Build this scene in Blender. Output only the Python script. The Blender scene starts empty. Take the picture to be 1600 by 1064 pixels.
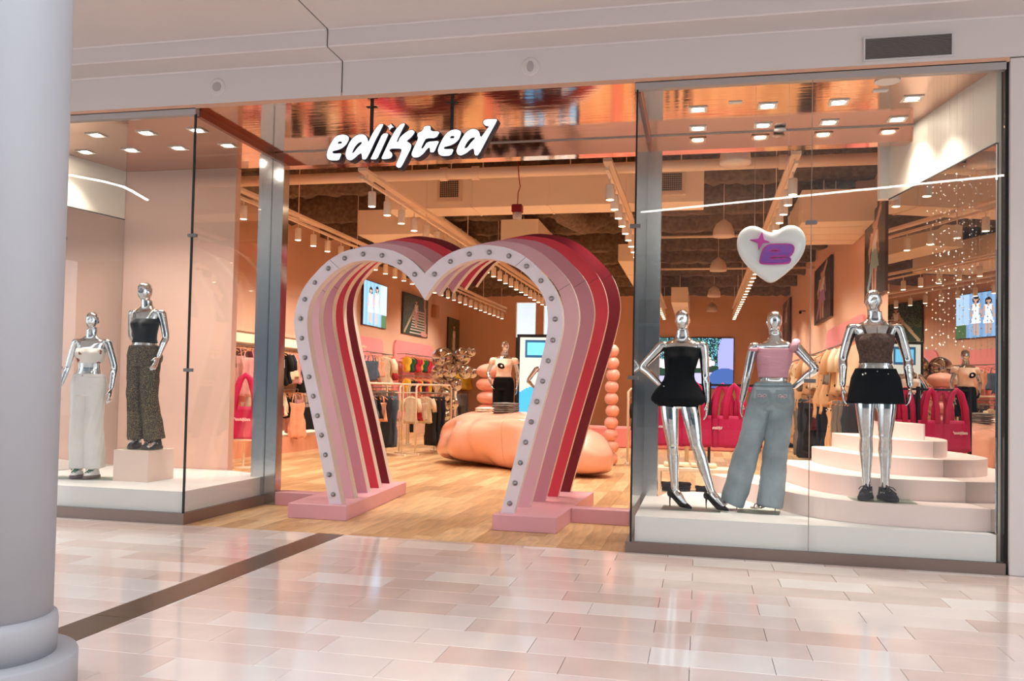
import bpy, bmesh, math, random
import numpy as np
from mathutils import Vector, Matrix
random.seed(7); RNG = np.random.RandomState(11)
scene = bpy.context.scene
C = scene.collection
PI = math.pi
# ------------------------------------------------------------------ camera
cam_d = bpy.data.cameras.new('camera'); cam = bpy.data.objects.new('camera', cam_d); C.objects.link(cam)
YAW, PITCH, ROLL = .236, .0327, .0212
fw = Vector((-math.sin(YAW)*math.cos(PITCH), math.cos(YAW)*math.cos(PITCH), math.sin(PITCH)))
rt = Vector((math.cos(YAW), math.sin(YAW), 0)); up = rt.cross(fw)
r2 = rt*math.cos(ROLL)+up*math.sin(ROLL); u2 = -rt*math.sin(ROLL)+up*math.cos(ROLL)
m = Matrix((r2, u2, -fw)).transposed().to_4x4(); m.translation = (0, 0, 1.34)
cam.matrix_world = m
cam_d.sensor_width = 36; cam_d.lens = 1423.2444*36/1600
cam_d.shift_x = 50/1600; cam_d.shift_y = 30.4862/1600
cam_d.clip_start = .05; cam_d.clip_end = 200
scene.camera = cam
# ------------------------------------------------------------------ world: daylight falling through the mall's open skylight
w = bpy.data.worlds.new('world'); scene.world = w; w.use_nodes = True
bg = w.node_tree.nodes['Background']; bg.inputs[0].default_value = (.86, .92, 1.0, 1); bg.inputs[1].default_value = 1.6
WARM = (1.0, .90, .78); NEUT = (1.0, .90, .80)
P_TRACK, P_DOWN = 92, 46
def lamp_spot(name, loc, target, energy, color, size=1.9, blend=.6, radius=.04):
    l = bpy.data.lights.new(name, 'SPOT'); l.energy = energy; l.color = color; l.spot_size = size; l.spot_blend = blend; l.shadow_soft_size = radius
    o = bpy.data.objects.new(name, l); C.objects.link(o); o.location = loc
    o.rotation_euler = (Vector(target)-Vector(loc)).to_track_quat('-Z', 'Y').to_euler()
    return o
vs = scene.view_settings; vs.view_transform = 'Standard'; vs.look = 'None'; vs.gamma = 1; vs.exposure = 1.0
try: vs.use_curve_mapping = False
except Exception: pass
scene.display_settings.display_device = 'sRGB'
cy = scene.cycles
cy.max_bounces = 10; cy.diffuse_bounces = 4; cy.glossy_bounces = 5; cy.transparent_max_bounces = 24; cy.caustics_reflective = False; cy.caustics_refractive = False
cy.sample_clamp_indirect = 4
# ------------------------------------------------------------------ helpers: materials
MATS = {}
def s2l(c):
    return tuple(((v/255)/12.92 if v/255 <= .04045 else ((v/255+.055)/1.055)**2.4) for v in c)
def mat(name, rgb, rough=.5, metal=0, coat=0, noise=0, nscale=8, bump=0, bscale=40, emit=None, estr=0, stretch=None, sheen=0, trans=0, ior=1.45, alpha=1, spec=None):
    """rgb in 0-255 sRGB; noise = colour variation amount; stretch = mapping scale"""
    if name in MATS: return MATS[name]
    M = bpy.data.materials.new(name); M.use_nodes = True; nt = M.node_tree; b = nt.nodes['Principled BSDF']
    col = s2l(rgb)
    b.inputs['Base Color'].default_value = (*col, 1); b.inputs['Roughness'].default_value = rough; b.inputs['Metallic'].default_value = metal
    b.inputs['Coat Weight'].default_value = coat; b.inputs['Coat Roughness'].default_value = .05
    if sheen: b.inputs['Sheen Weight'].default_value = sheen
    if trans: b.inputs['Transmission Weight'].default_value = trans; b.inputs['IOR'].default_value = ior
    if spec is not None: b.inputs['Specular IOR Level'].default_value = spec
    if emit: b.inputs['Emission Color'].default_value = (*s2l(emit), 1); b.inputs['Emission Strength'].default_value = estr
    if noise or bump:
        tc = nt.nodes.new('ShaderNodeTexCoord'); mp = nt.nodes.new('ShaderNodeMapping')
        nt.links.new(tc.outputs['Object'], mp.inputs[0])
        if stretch: mp.inputs['Scale'].default_value = stretch
        if noise:
            n = nt.nodes.new('ShaderNodeTexNoise'); n.inputs['Scale'].default_value = nscale; n.inputs['Detail'].default_value = 6
            nt.links.new(mp.outputs[0], n.inputs[0])
            r = nt.nodes.new('ShaderNodeValToRGB'); e = r.color_ramp.elements
            e[0].position = .3; e[1].position = .7
            e[0].color = (*[max(0, v*(1-noise)) for v in col], 1); e[1].color = (*[min(1, v*(1+noise)) for v in col], 1)
            nt.links.new(n.outputs['Fac'], r.inputs[0]); nt.links.new(r.outputs[0], b.inputs['Base Color'])
        if bump:
            n2 = nt.nodes.new('ShaderNodeTexNoise'); n2.inputs['Scale'].default_value = bscale; n2.inputs['Detail'].default_value = 4
            nt.links.new(mp.outputs[0], n2.inputs[0])
            bp = nt.nodes.new('ShaderNodeBump'); bp.inputs['Strength'].default_value = bump; bp.inputs['Distance'].default_value = .02
            nt.links.new(n2.outputs['Fac'], bp.inputs['Height']); nt.links.new(bp.outputs[0], b.inputs['Normal'])
    MATS[name] = M; return M
def emat(name, rgb, s):
    if name in MATS: return MATS[name]
    M = bpy.data.materials.new(name); M.use_nodes = True; nt = M.node_tree; nt.nodes.clear()
    e = nt.nodes.new('ShaderNodeEmission'); e.inputs[0].default_value = (*s2l(rgb), 1); e.inputs[1].default_value = s
    o = nt.nodes.new('ShaderNodeOutputMaterial'); nt.links.new(e.outputs[0], o.inputs[0]); MATS[name] = M; return M
def glassmat(name, tint=(.97, .985, .98), k=1.0):
    M = bpy.data.materials.new(name); M.use_nodes = True; nt = M.node_tree; nt.nodes.clear()
    t = nt.nodes.new('ShaderNodeBsdfTransparent'); t.inputs[0].default_value = (*tint, 1)
    g = nt.nodes.new('ShaderNodeBsdfGlossy'); g.inputs['Roughness'].default_value = 0
    f = nt.nodes.new('ShaderNodeFresnel'); ge = nt.nodes.new('ShaderNodeNewGeometry'); mr = nt.nodes.new('ShaderNodeMapRange')
    mr.inputs['To Min'].default_value = 1.45; mr.inputs['To Max'].default_value = 1/1.45   # the same reflectance from either face of the pane
    nt.links.new(ge.outputs['Backfacing'], mr.inputs['Value']); nt.links.new(mr.outputs[0], f.inputs[0])
    mm = nt.nodes.new('ShaderNodeMath'); mm.operation = 'MULTIPLY'; mm.inputs[1].default_value = k; nt.links.new(f.outputs[0], mm.inputs[0])
    x = nt.nodes.new('ShaderNodeMixShader'); o = nt.nodes.new('ShaderNodeOutputMaterial')
    nt.links.new(mm.outputs[0], x.inputs[0]); nt.links.new(t.outputs[0], x.inputs[1]); nt.links.new(g.outputs[0], x.inputs[2]); nt.links.new(x.outputs[0], o.inputs[0])
    MATS[name] = M; return M
def printmat(name, emis=0, rough=.35):
    """flat print or screen: colour comes from the sheet's own colour attribute"""
    M = bpy.data.materials.new(name); M.use_nodes = True; nt = M.node_tree; b = nt.nodes['Principled BSDF']
    a = nt.nodes.new('ShaderNodeAttribute'); a.attribute_name = 'Col'
    b.inputs['Roughness'].default_value = rough
    if not emis: nt.links.new(a.outputs['Color'], b.inputs['Base Color'])
    if emis: nt.links.new(a.outputs['Color'], b.inputs['Emission Color']); b.inputs['Emission Strength'].default_value = emis; b.inputs['Base Color'].default_value = (0, 0, 0, 1)
    MATS[name] = M; return M
# ------------------------------------------------------------------ helpers: meshes
class MB:
    def __init__(s): s.v = []; s.f = []
    def add(s, v, f):
        o = len(s.v); s.v += [tuple(p) for p in v]; s.f += [tuple(i+o for i in q) for q in f]; return s
    def box(s, a, b):
        x0, y0, z0 = a; x1, y1, z1 = b
        return s.add([(x0,y0,z0),(x1,y0,z0),(x1,y1,z0),(x0,y1,z0),(x0,y0,z1),(x1,y0,z1),(x1,y1,z1),(x0,y1,z1)],
                     [(0,3,2,1),(4,5,6,7),(0,1,5,4),(1,2,6,5),(2,3,7,6),(3,0,4,7)])
    def prism(s, poly, axis, a, b):
        """poly: 2D points in the two other axes; extruded from a to b along axis"""
        n = len(poly)
        def mk(p, t):
            return {0:(t,p[0],p[1]), 1:(p[0],t,p[1]), 2:(p[0],p[1],t)}[axis]
        v = [mk(p, a) for p in poly]+[mk(p, b) for p in poly]
        f = [tuple(range(n)), tuple(range(2*n-1, n-1, -1))]+[((i+1)%n, i, n+i, n+(i+1)%n) for i in range(n)]
        return s.add(v, f)
    def loft(s, rings, cap=True, closed=True):
        n = len(rings[0]); v = [p for r in rings for p in r]; f = []
        for i in range(len(rings)-1):
            for j in range(n if closed else n-1):
                k = (j+1)%n; f.append((i*n+j, i*n+k, (i+1)*n+k, (i+1)*n+j))
        if cap: f.append(tuple(range(n-1, -1, -1))); f.append(tuple((len(rings)-1)*n+j for j in range(n)))
        return s.add(v, f)
    def lathe(s, prof, n=24, c=(0,0,0), cap=True):
        return s.loft([[(c[0]+r*math.cos(2*PI*j/n), c[1]+r*math.sin(2*PI*j/n), c[2]+z) for j in range(n)] for r, z in prof], cap)
    def tube(s, pts, rad, n=10, cap=True, flat=1.0):
        pts = [Vector(p) for p in pts]; R = rad if isinstance(rad, (list, tuple)) else [rad]*len(pts)
        t0 = (pts[1]-pts[0]).normalized(); a = Vector((0,1,0)) if abs(t0.y) < .9 else Vector((1,0,0))
        u = (a-t0*a.dot(t0)).normalized(); rings = []
        for i, p in enumerate(pts):
            t = ((pts[min(i+1, len(pts)-1)]-pts[max(i-1, 0)])).normalized()
            u = (u-t*u.dot(t)).normalized(); w_ = t.cross(u)
            rings.append([p+u*(math.cos(2*PI*j/n)*R[i]*flat)+w_*(math.sin(2*PI*j/n)*R[i]) for j in range(n)])
        return s.loft(rings, cap)
    def sphere(s, c, r, n=20, m_=12):
        rx, ry, rz = r if isinstance(r, (tuple, list)) else (r, r, r)
        rings = []
        for i in range(m_+1):
            a = -PI/2+PI*i/m_; cr = max(math.cos(a), .004)
            rings.append([(c[0]+rx*cr*math.cos(2*PI*j/n), c[1]+ry*cr*math.sin(2*PI*j/n), c[2]+rz*math.sin(a)) for j in range(n)])
        return s.loft(rings, True)
    def mesh(s, name, smooth=False, fixn=True):
        me = bpy.data.meshes.new(name); me.from_pydata(s.v, [], s.f)
        if fixn:
            bm = bmesh.new(); bm.from_mesh(me); bmesh.ops.recalc_face_normals(bm, faces=bm.faces); bm.to_mesh(me); bm.free()
        if smooth: me.polygons.foreach_set('use_smooth', [True]*len(me.polygons))
        me.update(); return me
def obj(name, me, m=None, parent=None, loc=None, rot=None, scale=None, kind=None):
    if isinstance(me, MB): me = me.mesh(name)
    if m is not None and not me.materials: me.materials.append(m)
    o = bpy.data.objects.new(name, me); C.objects.link(o)
    if loc is not None: o.location = loc
    if rot is not None: o.rotation_euler = rot
    if scale is not None: o.scale = scale
    if parent is not None: o.parent = parent
    if m is not None and me.materials and me.materials[0] is not m:
        o.material_slots[0].link = 'OBJECT'; o.material_slots[0].material = m
    if kind: o['kind'] = kind
    return o
def tag(o, label, cat, group=None):
    o['label'] = label; o['category'] = cat
    if group: o['group'] = group
    return o
def thing(name, label, cat, loc=(0,0,0), rz=0, group=None):
    o = bpy.data.objects.new(name, None); C.objects.link(o); o.location = loc; o.rotation_euler = (0, 0, rz); o.empty_display_size = .1
    return tag(o, label, cat, group)
def bx(name, a, b, m, parent=None, kind=None, bev=0):
    me = MB().box(a, b).mesh(name)
    if bev:
        bm = bmesh.new(); bm.from_mesh(me); bmesh.ops.bevel(bm, geom=bm.edges[:], offset=bev, segments=2, affect='EDGES', clamp_overlap=True); bm.to_mesh(me); bm.free()
    return obj(name, me, m, parent, kind=kind)
def bevel(me, off, seg=2):
    bm = bmesh.new(); bm.from_mesh(me); bmesh.ops.bevel(bm, geom=bm.edges[:], offset=off, segments=seg, affect='EDGES', clamp_overlap=True); bm.to_mesh(me); bm.free(); return me
def remesh(mb, voxel, smooth=4, name='body', fac=.5):
    """union of overlapping closed shapes into one continuous smooth surface"""
    me = mb.mesh(name+'_raw'); o = bpy.data.objects.new('tmp', me); C.objects.link(o)
    r = o.modifiers.new('r', 'REMESH'); r.mode = 'VOXEL'; r.voxel_size = voxel
    if smooth: q = o.modifiers.new('s', 'SMOOTH'); q.factor = fac; q.iterations = smooth
    dg = bpy.context.evaluated_depsgraph_get(); dg.update()
    out = bpy.data.meshes.new_from_object(o.evaluated_get(dg)); out.name = name
    bpy.data.objects.remove(o); bpy.data.meshes.remove(me)
    out.polygons.foreach_set('use_smooth', [True]*len(out.polygons)); return out
def sheet(name, w_, h_, nx, ny, paint):
    """flat printed sheet in its local x-z plane facing -y; paint(u,v)->(r,g,b) 0-255, vectorised"""
    u, v = np.meshgrid((np.arange(nx)+.5)/nx, (np.arange(ny)+.5)/ny)
    rgb = np.clip(paint(u, v)/255., 0, 1); lin = np.where(rgb <= .04045, rgb/12.92, ((rgb+.055)/1.055)**2.4)
    vx = [(-w_/2+w_*i/nx, 0, h_*j/ny) for j in range(ny+1) for i in range(nx+1)]
    f = [(j*(nx+1)+i, j*(nx+1)+i+1, (j+1)*(nx+1)+i+1, (j+1)*(nx+1)+i) for j in range(ny) for i in range(nx)]
    me = bpy.data.meshes.new(name); me.from_pydata(vx, [], f)
    at = me.attributes.new('Col', 'FLOAT_COLOR', 'CORNER')
    a = np.ones((ny*nx, 4, 4), np.float32); a[:, :, :3] = lin.reshape(-1, 1, 3)
    at.data.foreach_set('color', a.ravel()); return me
def copy_tree(o, parent=None):
    c = o.copy(); C.objects.link(c)
    if parent is not None: c.parent = parent
    for ch in list(o.children): copy_tree(ch, c)
    return c
def noise2(x, y, s):
    return np.sin(x*1.7+s)*np.cos(y*2.3-s*1.3)+.5*np.sin(x*3.9-y*2.1+s*2.2)+.25*np.sin(x*8.1+y*7.3+s*.7)
# ================================================================== SETTING: mall side
m_wall = mat('painted_wall', (206, 200, 197), .55)
m_ceil = mat('mall_ceiling', (226, 220, 214), .6)
m_gap = mat('black_and_joint_shade', (12, 11, 12), .6)  # near-black of rods, seals and frames; also the shade in the bulkhead joint
m_bronze = mat('bronze_strip', (120, 100, 88), .32, .85, noise=.06, nscale=3, bump=.03, bscale=6, stretch=(1, 12, 1))
m_base = mat('bronze_base', (140, 124, 116), .4, .7)
m_grout = mat('floor_grout', (92, 80, 74), .8)
m_steel = mat('brushed_steel', (198, 202, 204), .16, 1, bump=.025, bscale=3, stretch=(6, 6, 160))
m_alu = mat('aluminium', (176, 172, 170), .4, .6)
m_white = mat('white_laminate', (238, 234, 230), .42)
m_glass = glassmat('clear_glass')
TILE = [mat('tile_cream', (244, 233, 225), .1, noise=.03, nscale=3, spec=.6), mat('tile_pink', (232, 210, 200), .1, noise=.05, nscale=2.5, spec=.6),
        mat('tile_blush', (236, 218, 209), .1, noise=.05, nscale=4, spec=.6), mat('tile_beige', (226, 204, 192), .1, noise=.06, nscale=3, spec=.6)]
D = 7.80
# floor of polished tiles, running bond
fl = bx('floor', (-24, -16, -.12), (16, D, -.012), m_grout, kind='structure')
tme = [bevel(MB().box((-.3035, -.1508, -.03), (.3035, .1508, 0)).mesh('tile'), .0015, 1) for _ in TILE]
for k, me in enumerate(tme): me.materials.append(TILE[k])
rest = [MB() for _ in TILE]
cnt = 0
SX0, SX1 = -3.36, -3.11
for r in range(-1, 44):
    y1 = 7.69-.3045*r; y0 = y1-.3045
    if r == -1: y0, y1 = 7.69, D
    off = -.026 if r % 2 == 0 else -.228
    for c in range(-16, 12):
        x0 = off+.61*c; x1 = x0+.61
        k = RNG.choice(4, p=[.3, .27, .27, .16])
        parts_ = [(x0, x1)]
        if x1 > SX0 and x0 < SX1: parts_ = [q for q in ((x0, SX0-.001), (SX1+.001, x1)) if q[1]-q[0] > .006]
        for x0, x1 in parts_:
         vis = (r <= 12 and x0 > -1.05*(y0+1.2)*.78-.2 and x0 < .36*y1+.35 and y1 > 3.55) and cnt < 296
         if vis:
            cnt += 1
            o = obj('tile', tme[k], None, fl, ((x0+x1)/2, (y0+y1)/2, 0), scale=((x1-x0-.003)/.607, (y1-y0-.003)/.3016, 1))
         else: rest[k].box((x0+.0015, y0+.0015, -.03), (x1-.0015, y1-.0015, 0))
for k, b in enumerate(rest): obj('tile_field', b, TILE[k], fl, kind='stuff')
# wide tile field further away (behind the camera and down the corridor)
bx('tile_field', (-24, -16, -.03), (-9.9, D, -.001), TILE[2], fl, kind='stuff'); bx('tile_field', (6.75, -16, -.03), (16, D, -.001), TILE[2], fl, kind='stuff')
bx('tile_field', (-9.9, -16, -.03), (6.75, -5.72, -.001), TILE[1], fl, kind='stuff')
# bronze movement joint in the floor
st = obj('trim_1', MB().box((SX0, -5, -.03), (SX1, 4.62, .002)), m_bronze, kind='structure')
obj('joint_cover', MB().box((SX0, 4.625, -.03), (SX1, D-.002, .002)), m_bronze, st)
# bulkhead over the shopfront: stepped panels with a joint
prof = [(7.80, 4.03), (7.80, 4.345), (7.79, 4.355), (7.45, 4.355), (7.44, 4.365), (7.44, 4.505), (7.43, 4.515), (3.6, 4.515), (3.6, 4.75), (8.2, 4.75), (8.2, 4.03)]
wf = obj('wall_front', MB().prism([(y+.02, z+.01) for y, z in prof[:-2]]+[(8.3, 4.8), (8.3, 4.04)], 0, -24, 16), m_gap, kind='structure')  # near-black core: shade of the panel joint put into its colour
for a, b in ((-24, -3.253), (-3.239, 16)):
    obj('bulkhead_panel', MB().prism(prof, 0, a, b), m_wall, wf)
bx('dark_gap_strip', (-24, 7.815, 4.0), (2.335, 8.1, 4.035), m_gap, wf)  # near-black strip filling the gap above the head channels
# pier right of the shopfront
pr = bx('wall_right', (2.335, 7.80, 0), (16, 8.4, 4.02), m_wall, kind='structure', bev=.004)
bx('dark_gap_strip', (2.312, 7.83, 0), (2.337, 8.0, 4.03), m_gap, pr)  # near-black strip filling the gap between glass and pier
bx('wall_left', (-24, 7.80, 0), (-7.75, 8.4, 4.02), m_wall, kind='structure')
# air grille, sensor and sprinkler cover on the bulkhead
m_gr = mat('grille_grey', (150, 146, 144), .5); m_dk = mat('grille_dark', (60, 56, 54), .7)
g = thing('air_grille', 'long white framed louvred air grille in the bulkhead above the right window', 'vent', (1.595, 7.80, 4.156))
obj('backing', MB().box((-.32, -.004, -.086), (.32, .0, .086)), m_dk, g)
fr = MB()
for a, b in (((-.335, -.014, -.1), (.335, 0, -.085)), ((-.335, -.014, .085), (.335, 0, .1)), ((-.335, -.014, -.085), (-.32, 0, .085)), ((.32, -.014, -.085), (.335, 0, .085))): fr.box(a, b)
obj('frame', fr, mat('grille_frame', (196, 194, 194), .5), g)
for i in range(15): obj('louvre', MB().prism([(-.012, -.001), (-.002, .005), (-.001, .004), (-.011, -.003)], 0, -.32, .32), m_gr, g, (0, 0, -.078+.0112*i))
for x, z, lab, dk in ((-4.52, 4.185, 'small round grey speaker cover on the bulkhead above the left window', 0), (-1.476, 4.19, 'round cover with an oval slot on the bulkhead above the sign', 1)):
    g = thing('bulkhead_sensor' if not dk else 'sprinkler_cover', lab, 'cover', (x, 7.80, z))
    o = obj('plate', MB().lathe([(.082, 0), (.082, .006), (.074, .012), (.06, .013)], 28), m_wall, g, rot=(PI/2, 0, 0))
    obj('grille', MB().lathe([(.046, 0), (.046, .016), (.04, .018)], 20) if not dk else MB().sphere((0, 0, .012), (.032, .05, .014), 16, 8), mat('cover_grey', (168, 162, 160), .6), g, rot=(PI/2, 0, 0))
# round column on the concourse with a stepped foot
m_col = mat('column_plaster', (162, 163, 167), .55, noise=.035, nscale=1.5, bump=.04, bscale=18)
cl = thing('column', 'thick round off-white plaster column with a stepped round foot on the tiled floor', 'column', (-2.974, 3.336, 0)); cl['kind'] = 'structure'
obj('shaft', MB().lathe([(.278, .33), (.276, 2), (.268, 4.6)], 64).mesh('shaft', True), m_col, cl)
obj('foot_ring', MB().lathe([(.298, .165), (.302, .30), (.296, .328), (.278, .338)], 64).mesh('r', True), m_col, cl)
obj('foot_step', MB().lathe([(.386, 0), (.386, .155), (.38, .168), (.29, .170)], 64).mesh('r', True), m_col, cl)
# the other side of the concourse: unseen sky-blocking ceiling, light lines, added dark bays
co = bx('ceiling', (-24, -16, 6.07), (16, -1.2, 6.3), m_ceil, kind='structure')  # unseen slab over the light lines, added to block sky reflections
wb = bx('wall_back', (-24, -16, 0), (16, -15.6, 6.3), mat('far_wall', (150, 160, 168), .6), kind='structure')
m_bay = mat('added_bay_dark', (64, 88, 104), .15)
for i, x0 in enumerate((-22, -17, -12, -7, -2, 3, 8)):   # unseen dark bays and bands, added for contrast in the chrome reflections
    bx('added_far_bay', (x0, -15.6, .2), (x0+4.2, -15.45, 3.6), m_bay, wb); bx('added_far_band', (x0, -15.6, 3.7), (x0+4.2, -15.4, 4.5), mat('far_band_%d' % (i % 3), ((60, 84, 104), (84, 70, 66), (50, 62, 74))[i % 3], .5), wb)
for i, x in enumerate((-20, -10.5, -6.5, 9.2, 13)):
    bx('trim_%d' % (11+i), (x-.5, -6.2, 0), (x+.5, -5.2, 6.065), mat('added_pier_paint', (150, 150, 154), .6), kind='structure')  # unseen pale piers, added with the bays for the reflections
m_led = emat('light_line', (255, 250, 244), 14)
def strip(pts, lab):
    t = thing('light_line_offscreen', lab, 'ceiling light', (*pts[0], 6.0))
    b = MB(); r0 = []
    p = [Vector((x-pts[0][0], y-pts[0][1], 0)) for x, y in pts]
    for s, nm, mm, zz in ((.034, 'diffuser_offscreen', m_led, (-.0, .03)), (.05, 'housing', m_alu, (.03, .065))):
        rings = []
        for i, q in enumerate(p):
            d = (p[min(i+1, len(p)-1)]-p[max(i-1, 0)]).normalized(); n_ = Vector((-d.y, d.x, 0))*s
            rings.append([q+n_+Vector((0, 0, zz[0])), q-n_+Vector((0, 0, zz[0])), q-n_+Vector((0, 0, zz[1])), q+n_+Vector((0, 0, zz[1]))])
        obj(nm, MB().loft(rings), mm, t)
strip([(-1.5, -8.07), (6.05, -5.14), (11.5, -3.0)], 'long straight white light line in the far ceiling of the concourse')
strip([(-18, -1.4), (-13.935, -2.141), (-13.576, -2.832), (-13.45, -3.4), (-13.528, -3.872), (-13.784, -4.894)], 'curved white light line in the far ceiling of the concourse')
# ================================================================== SHOPFRONT
XL, XR, YB = -4.745, -.548, 9.45
m_cop = mat('copper_mirror', (238, 196, 172), .07, 1, bump=.05, bscale=2.2, stretch=(1.2, 9, 1))
m_edge = mat('glass_edge', (24, 40, 40), .2)
def stripbox(a, b, parent, m_=None, nm='base'): return bx(nm, a, b, m_ or m_base, parent)
# bases
b1 = bx('trim_2', (-.585, 7.80, 0), (2.312, 7.90, .09), m_base, kind='structure')
bx('side_base', (-.585, 7.90, 0), (-.515, 9.60, .09), m_base, b1)
b2 = bx('trim_3', (-7.75, 7.80, 0), (-4.737, 7.90, .105), m_base, kind='structure')
bx('side_base', (-4.81, 7.90, 0), (-4.737, 9.60, .105), m_base, b2)
# display platforms
m_plat = m_white
pr_ = MB().prism([(-.51, 7.85), (2.26, 7.85), (1.87, 10.02), (-.06, 10.05), (-.3, 9.85), (-.39, 9.45), (-.51, 9.45)], 2, .001, .30).mesh('p')
tag(obj('display_platform', pr_, m_plat), 'white low display platform behind the two-pane right window', 'platform', 'window display platforms')
pl_ = MB().prism([(-7.42, 7.85), (-4.79, 7.85), (-4.79, 9.45), (-4.92, 9.45), (-5.0, 9.8), (-5.45, 10.02), (-7.03, 10.02)], 2, .001, .305).mesh('p')
tag(obj('display_platform', pl_, m_plat), 'white low display platform in the left window with the box plinth on it', 'platform', 'window display platforms')
# glass panes
def pane(name, a, b, lab): return tag(bx(name, a, b, m_glass), lab, 'window')
pane('shopfront_window', (-7.7, 7.812, .1), (-6.196, 7.824, 3.936), 'clear shopfront glass pane beside the column, left of the white jeans display')
pane('shopfront_window', (-6.19, 7.812, .1), (-4.762, 7.824, 3.936), 'clear front glass pane before the mannequin in dark glitter jeans')
pane('shopfront_window', (XL-.012, 7.826, .105), (XL, 9.452, 3.93), 'clear side glass pane running back beside the left display to the steel post')
pane('shopfront_window', (XR+.015, 7.812, .09), (.874, 7.824, 3.936), 'clear front glass pane before the mannequins in black dress and blue jeans')
pane('shopfront_window', (.880, 7.812, .09), (2.30, 7.824, 3.936), 'clear front glass pane before the mannequin in black mini skirt')
pane('shopfront_window', (XR, 7.831, .09), (XR+.012, 9.452, 3.93), 'clear side glass pane running back beside the right display to the steel post')
# dark silicone corners and the narrow bright edge of the pane joint
tag(bx('corner_seal', (XL-.016, 7.808, .1), (XL+.001, 7.828, 3.945), m_edge), 'dark seal at the glass corner of the left window', 'seal')
tag(bx('corner_seal', (XR-.001, 7.806, .09), (XR+.014, 7.83, 3.945), m_gap), 'black seal at the glass corner of the right window beside the entrance', 'seal')
tag(bx('pane_joint', (.8745, 7.811, .09), (.8795, 7.825, 3.945), mat('joint_beige', (150, 126, 112), .4)), 'thin vertical joint between the two panes of the right window', 'seal')
m_clamp = mat('clamp', (120, 118, 118), .35, .7)
for x, y, nm in ((XL, 7.806, 'glass corner of the left window'), (-6.193, 7.806, 'pane joint nearest the column'), (.877, 7.806, 'pane joint of the right window'), (XR+.006, 7.806, 'glass corner of the right window by the entrance')):
    for z, lv in ((2.763, 'upper'), (1.47, 'lower')):
        t = thing('glass_clamp', f'{lv} small grey metal clamp on the {nm}', 'clamp', (x, y, z))
        obj('clamp_plate', bevel(MB().box((-.045, -.01, -.016), (.045, .006, .016)).mesh('c'), .003, 1), m_clamp, t)
        obj('clamp_plate', bevel(MB().box((-.045, .018, -.016), (.045, .03, .016)).mesh('c'), .003, 1), m_clamp, t)
# head channels
tag(bx('head_channel', (-7.75, 7.802, 3.935), (-4.745, 7.87, 4.0), m_alu), 'grey metal head channel over the left window', 'channel')
tag(bx('head_channel', (-.56, 7.802, 3.935), (2.31, 7.87, 4.0), m_alu), 'grey metal head channel over the right window', 'channel')
tag(bx('head_channel', (XL-.03, 7.872, 3.925), (XL+.018, 9.45, 3.992), mat('copper_band', (150, 92, 70), .3, .8)), 'copper band over the side glass of the left window', 'channel')
tag(bx('head_channel', (XR-.018, 7.872, 3.925), (XR+.03, 9.45, 3.992), MATS['copper_band']), 'copper band over the side glass of the right window', 'channel')
# mirror copper soffit and header
so = bx('soffit', (-7.75, 7.802, 3.992), (2.335, 10.1, 4.06), m_cop, kind='structure'); so.name = 'trim_4'
hd = bx('trim_5', (XL+.13, YB, 3.83), (2.0, 9.62, 3.99), m_cop, kind='structure')
bx('header_bead', (XL+.13, YB-.012, 3.982), (2.0, YB+.001, 3.992), m_alu, hd)
# steel posts at the ends of the side panes (two halves with a seam)
def post(x0, xm, x1, z0, lab):
    t = thing('steel_post', lab, 'post', ((x0+x1)/2, 9.53, z0)); c_ = (x0+x1)/2
    for a, b in ((x0, xm-.002), (xm+.002, x1)):
        obj('cladding', bevel(MB().box((a-c_, -.078, 0), (b-c_, .078, 3.985-z0)).mesh('s'), .004, 2), m_steel, t)
    obj('core', MB().box((xm-c_-.01, -.06, 0), (xm-c_+.01, .06, 3.97-z0)), m_gap, t)
post(-.66, -.54, -.395, .0, 'tall brushed steel post beside the entrance, at the back corner of the right display')
post(-4.915, -4.745, -4.61, .0, 'tall brushed steel post beside the entrance, at the back corner of the left display')
# angled mirror side walls with cream bulkheads
m_mir = mat('mirror', (212, 208, 204), .0, 1)
m_cream = mat('cream_paint', (236, 228, 214), .5)
def angled(sgn, x0, lab):
    xa = x0; xb = x0-sgn*.191*2.09; ya, yb_ = 7.93, 10.02
    th = .1*sgn
    w_ = obj('wall_display_right' if sgn > 0 else 'wall_display_left', MB().prism([(xa, ya), (xb, yb_), (xb+th, yb_), (xa+th, ya)], 2, 3.39, 3.991), m_cream, kind='structure')
    obj('backing', MB().prism([(xa+.02*sgn, ya), (xb+.02*sgn, yb_), (xb+th, yb_), (xa+th, ya)], 2, 0, 3.39), m_cream, w_)
    mi = obj('wall_mirror', MB().prism([(xa, ya), (xb, yb_), (xb+.018*sgn, yb_), (xa+.018*sgn, ya)], 2, .30, 3.378), m_mir)
    tag(mi, lab, 'mirror')
    obj('mirror_trim', MB().prism([(xa-.004*sgn, ya), (xb-.004*sgn, yb_), (xb+.02*sgn, yb_), (xa+.02*sgn, ya)], 2, 3.378, 3.39), m_dk, w_)
angled(1, 2.274, 'tall angled mirror panel on the side wall of the right display behind the stepped plinth')
angled(-1, -7.44, 'tall angled mirror panel on the side wall of the left display beside the column')
bx('bulkhead_return', (1.78, 10.0, 3.39), (1.98, 10.1, 3.991), m_cream, bpy.data.objects['wall_display_right'])
# pink partition behind the left display
m_pinkw = mat('pink_partition', (238, 196, 178), .6)
pw = bx('wall_partition', (-7.6, 10.03, 0), (-5.52, 10.15, 3.99), m_pinkw, kind='structure')
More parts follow.
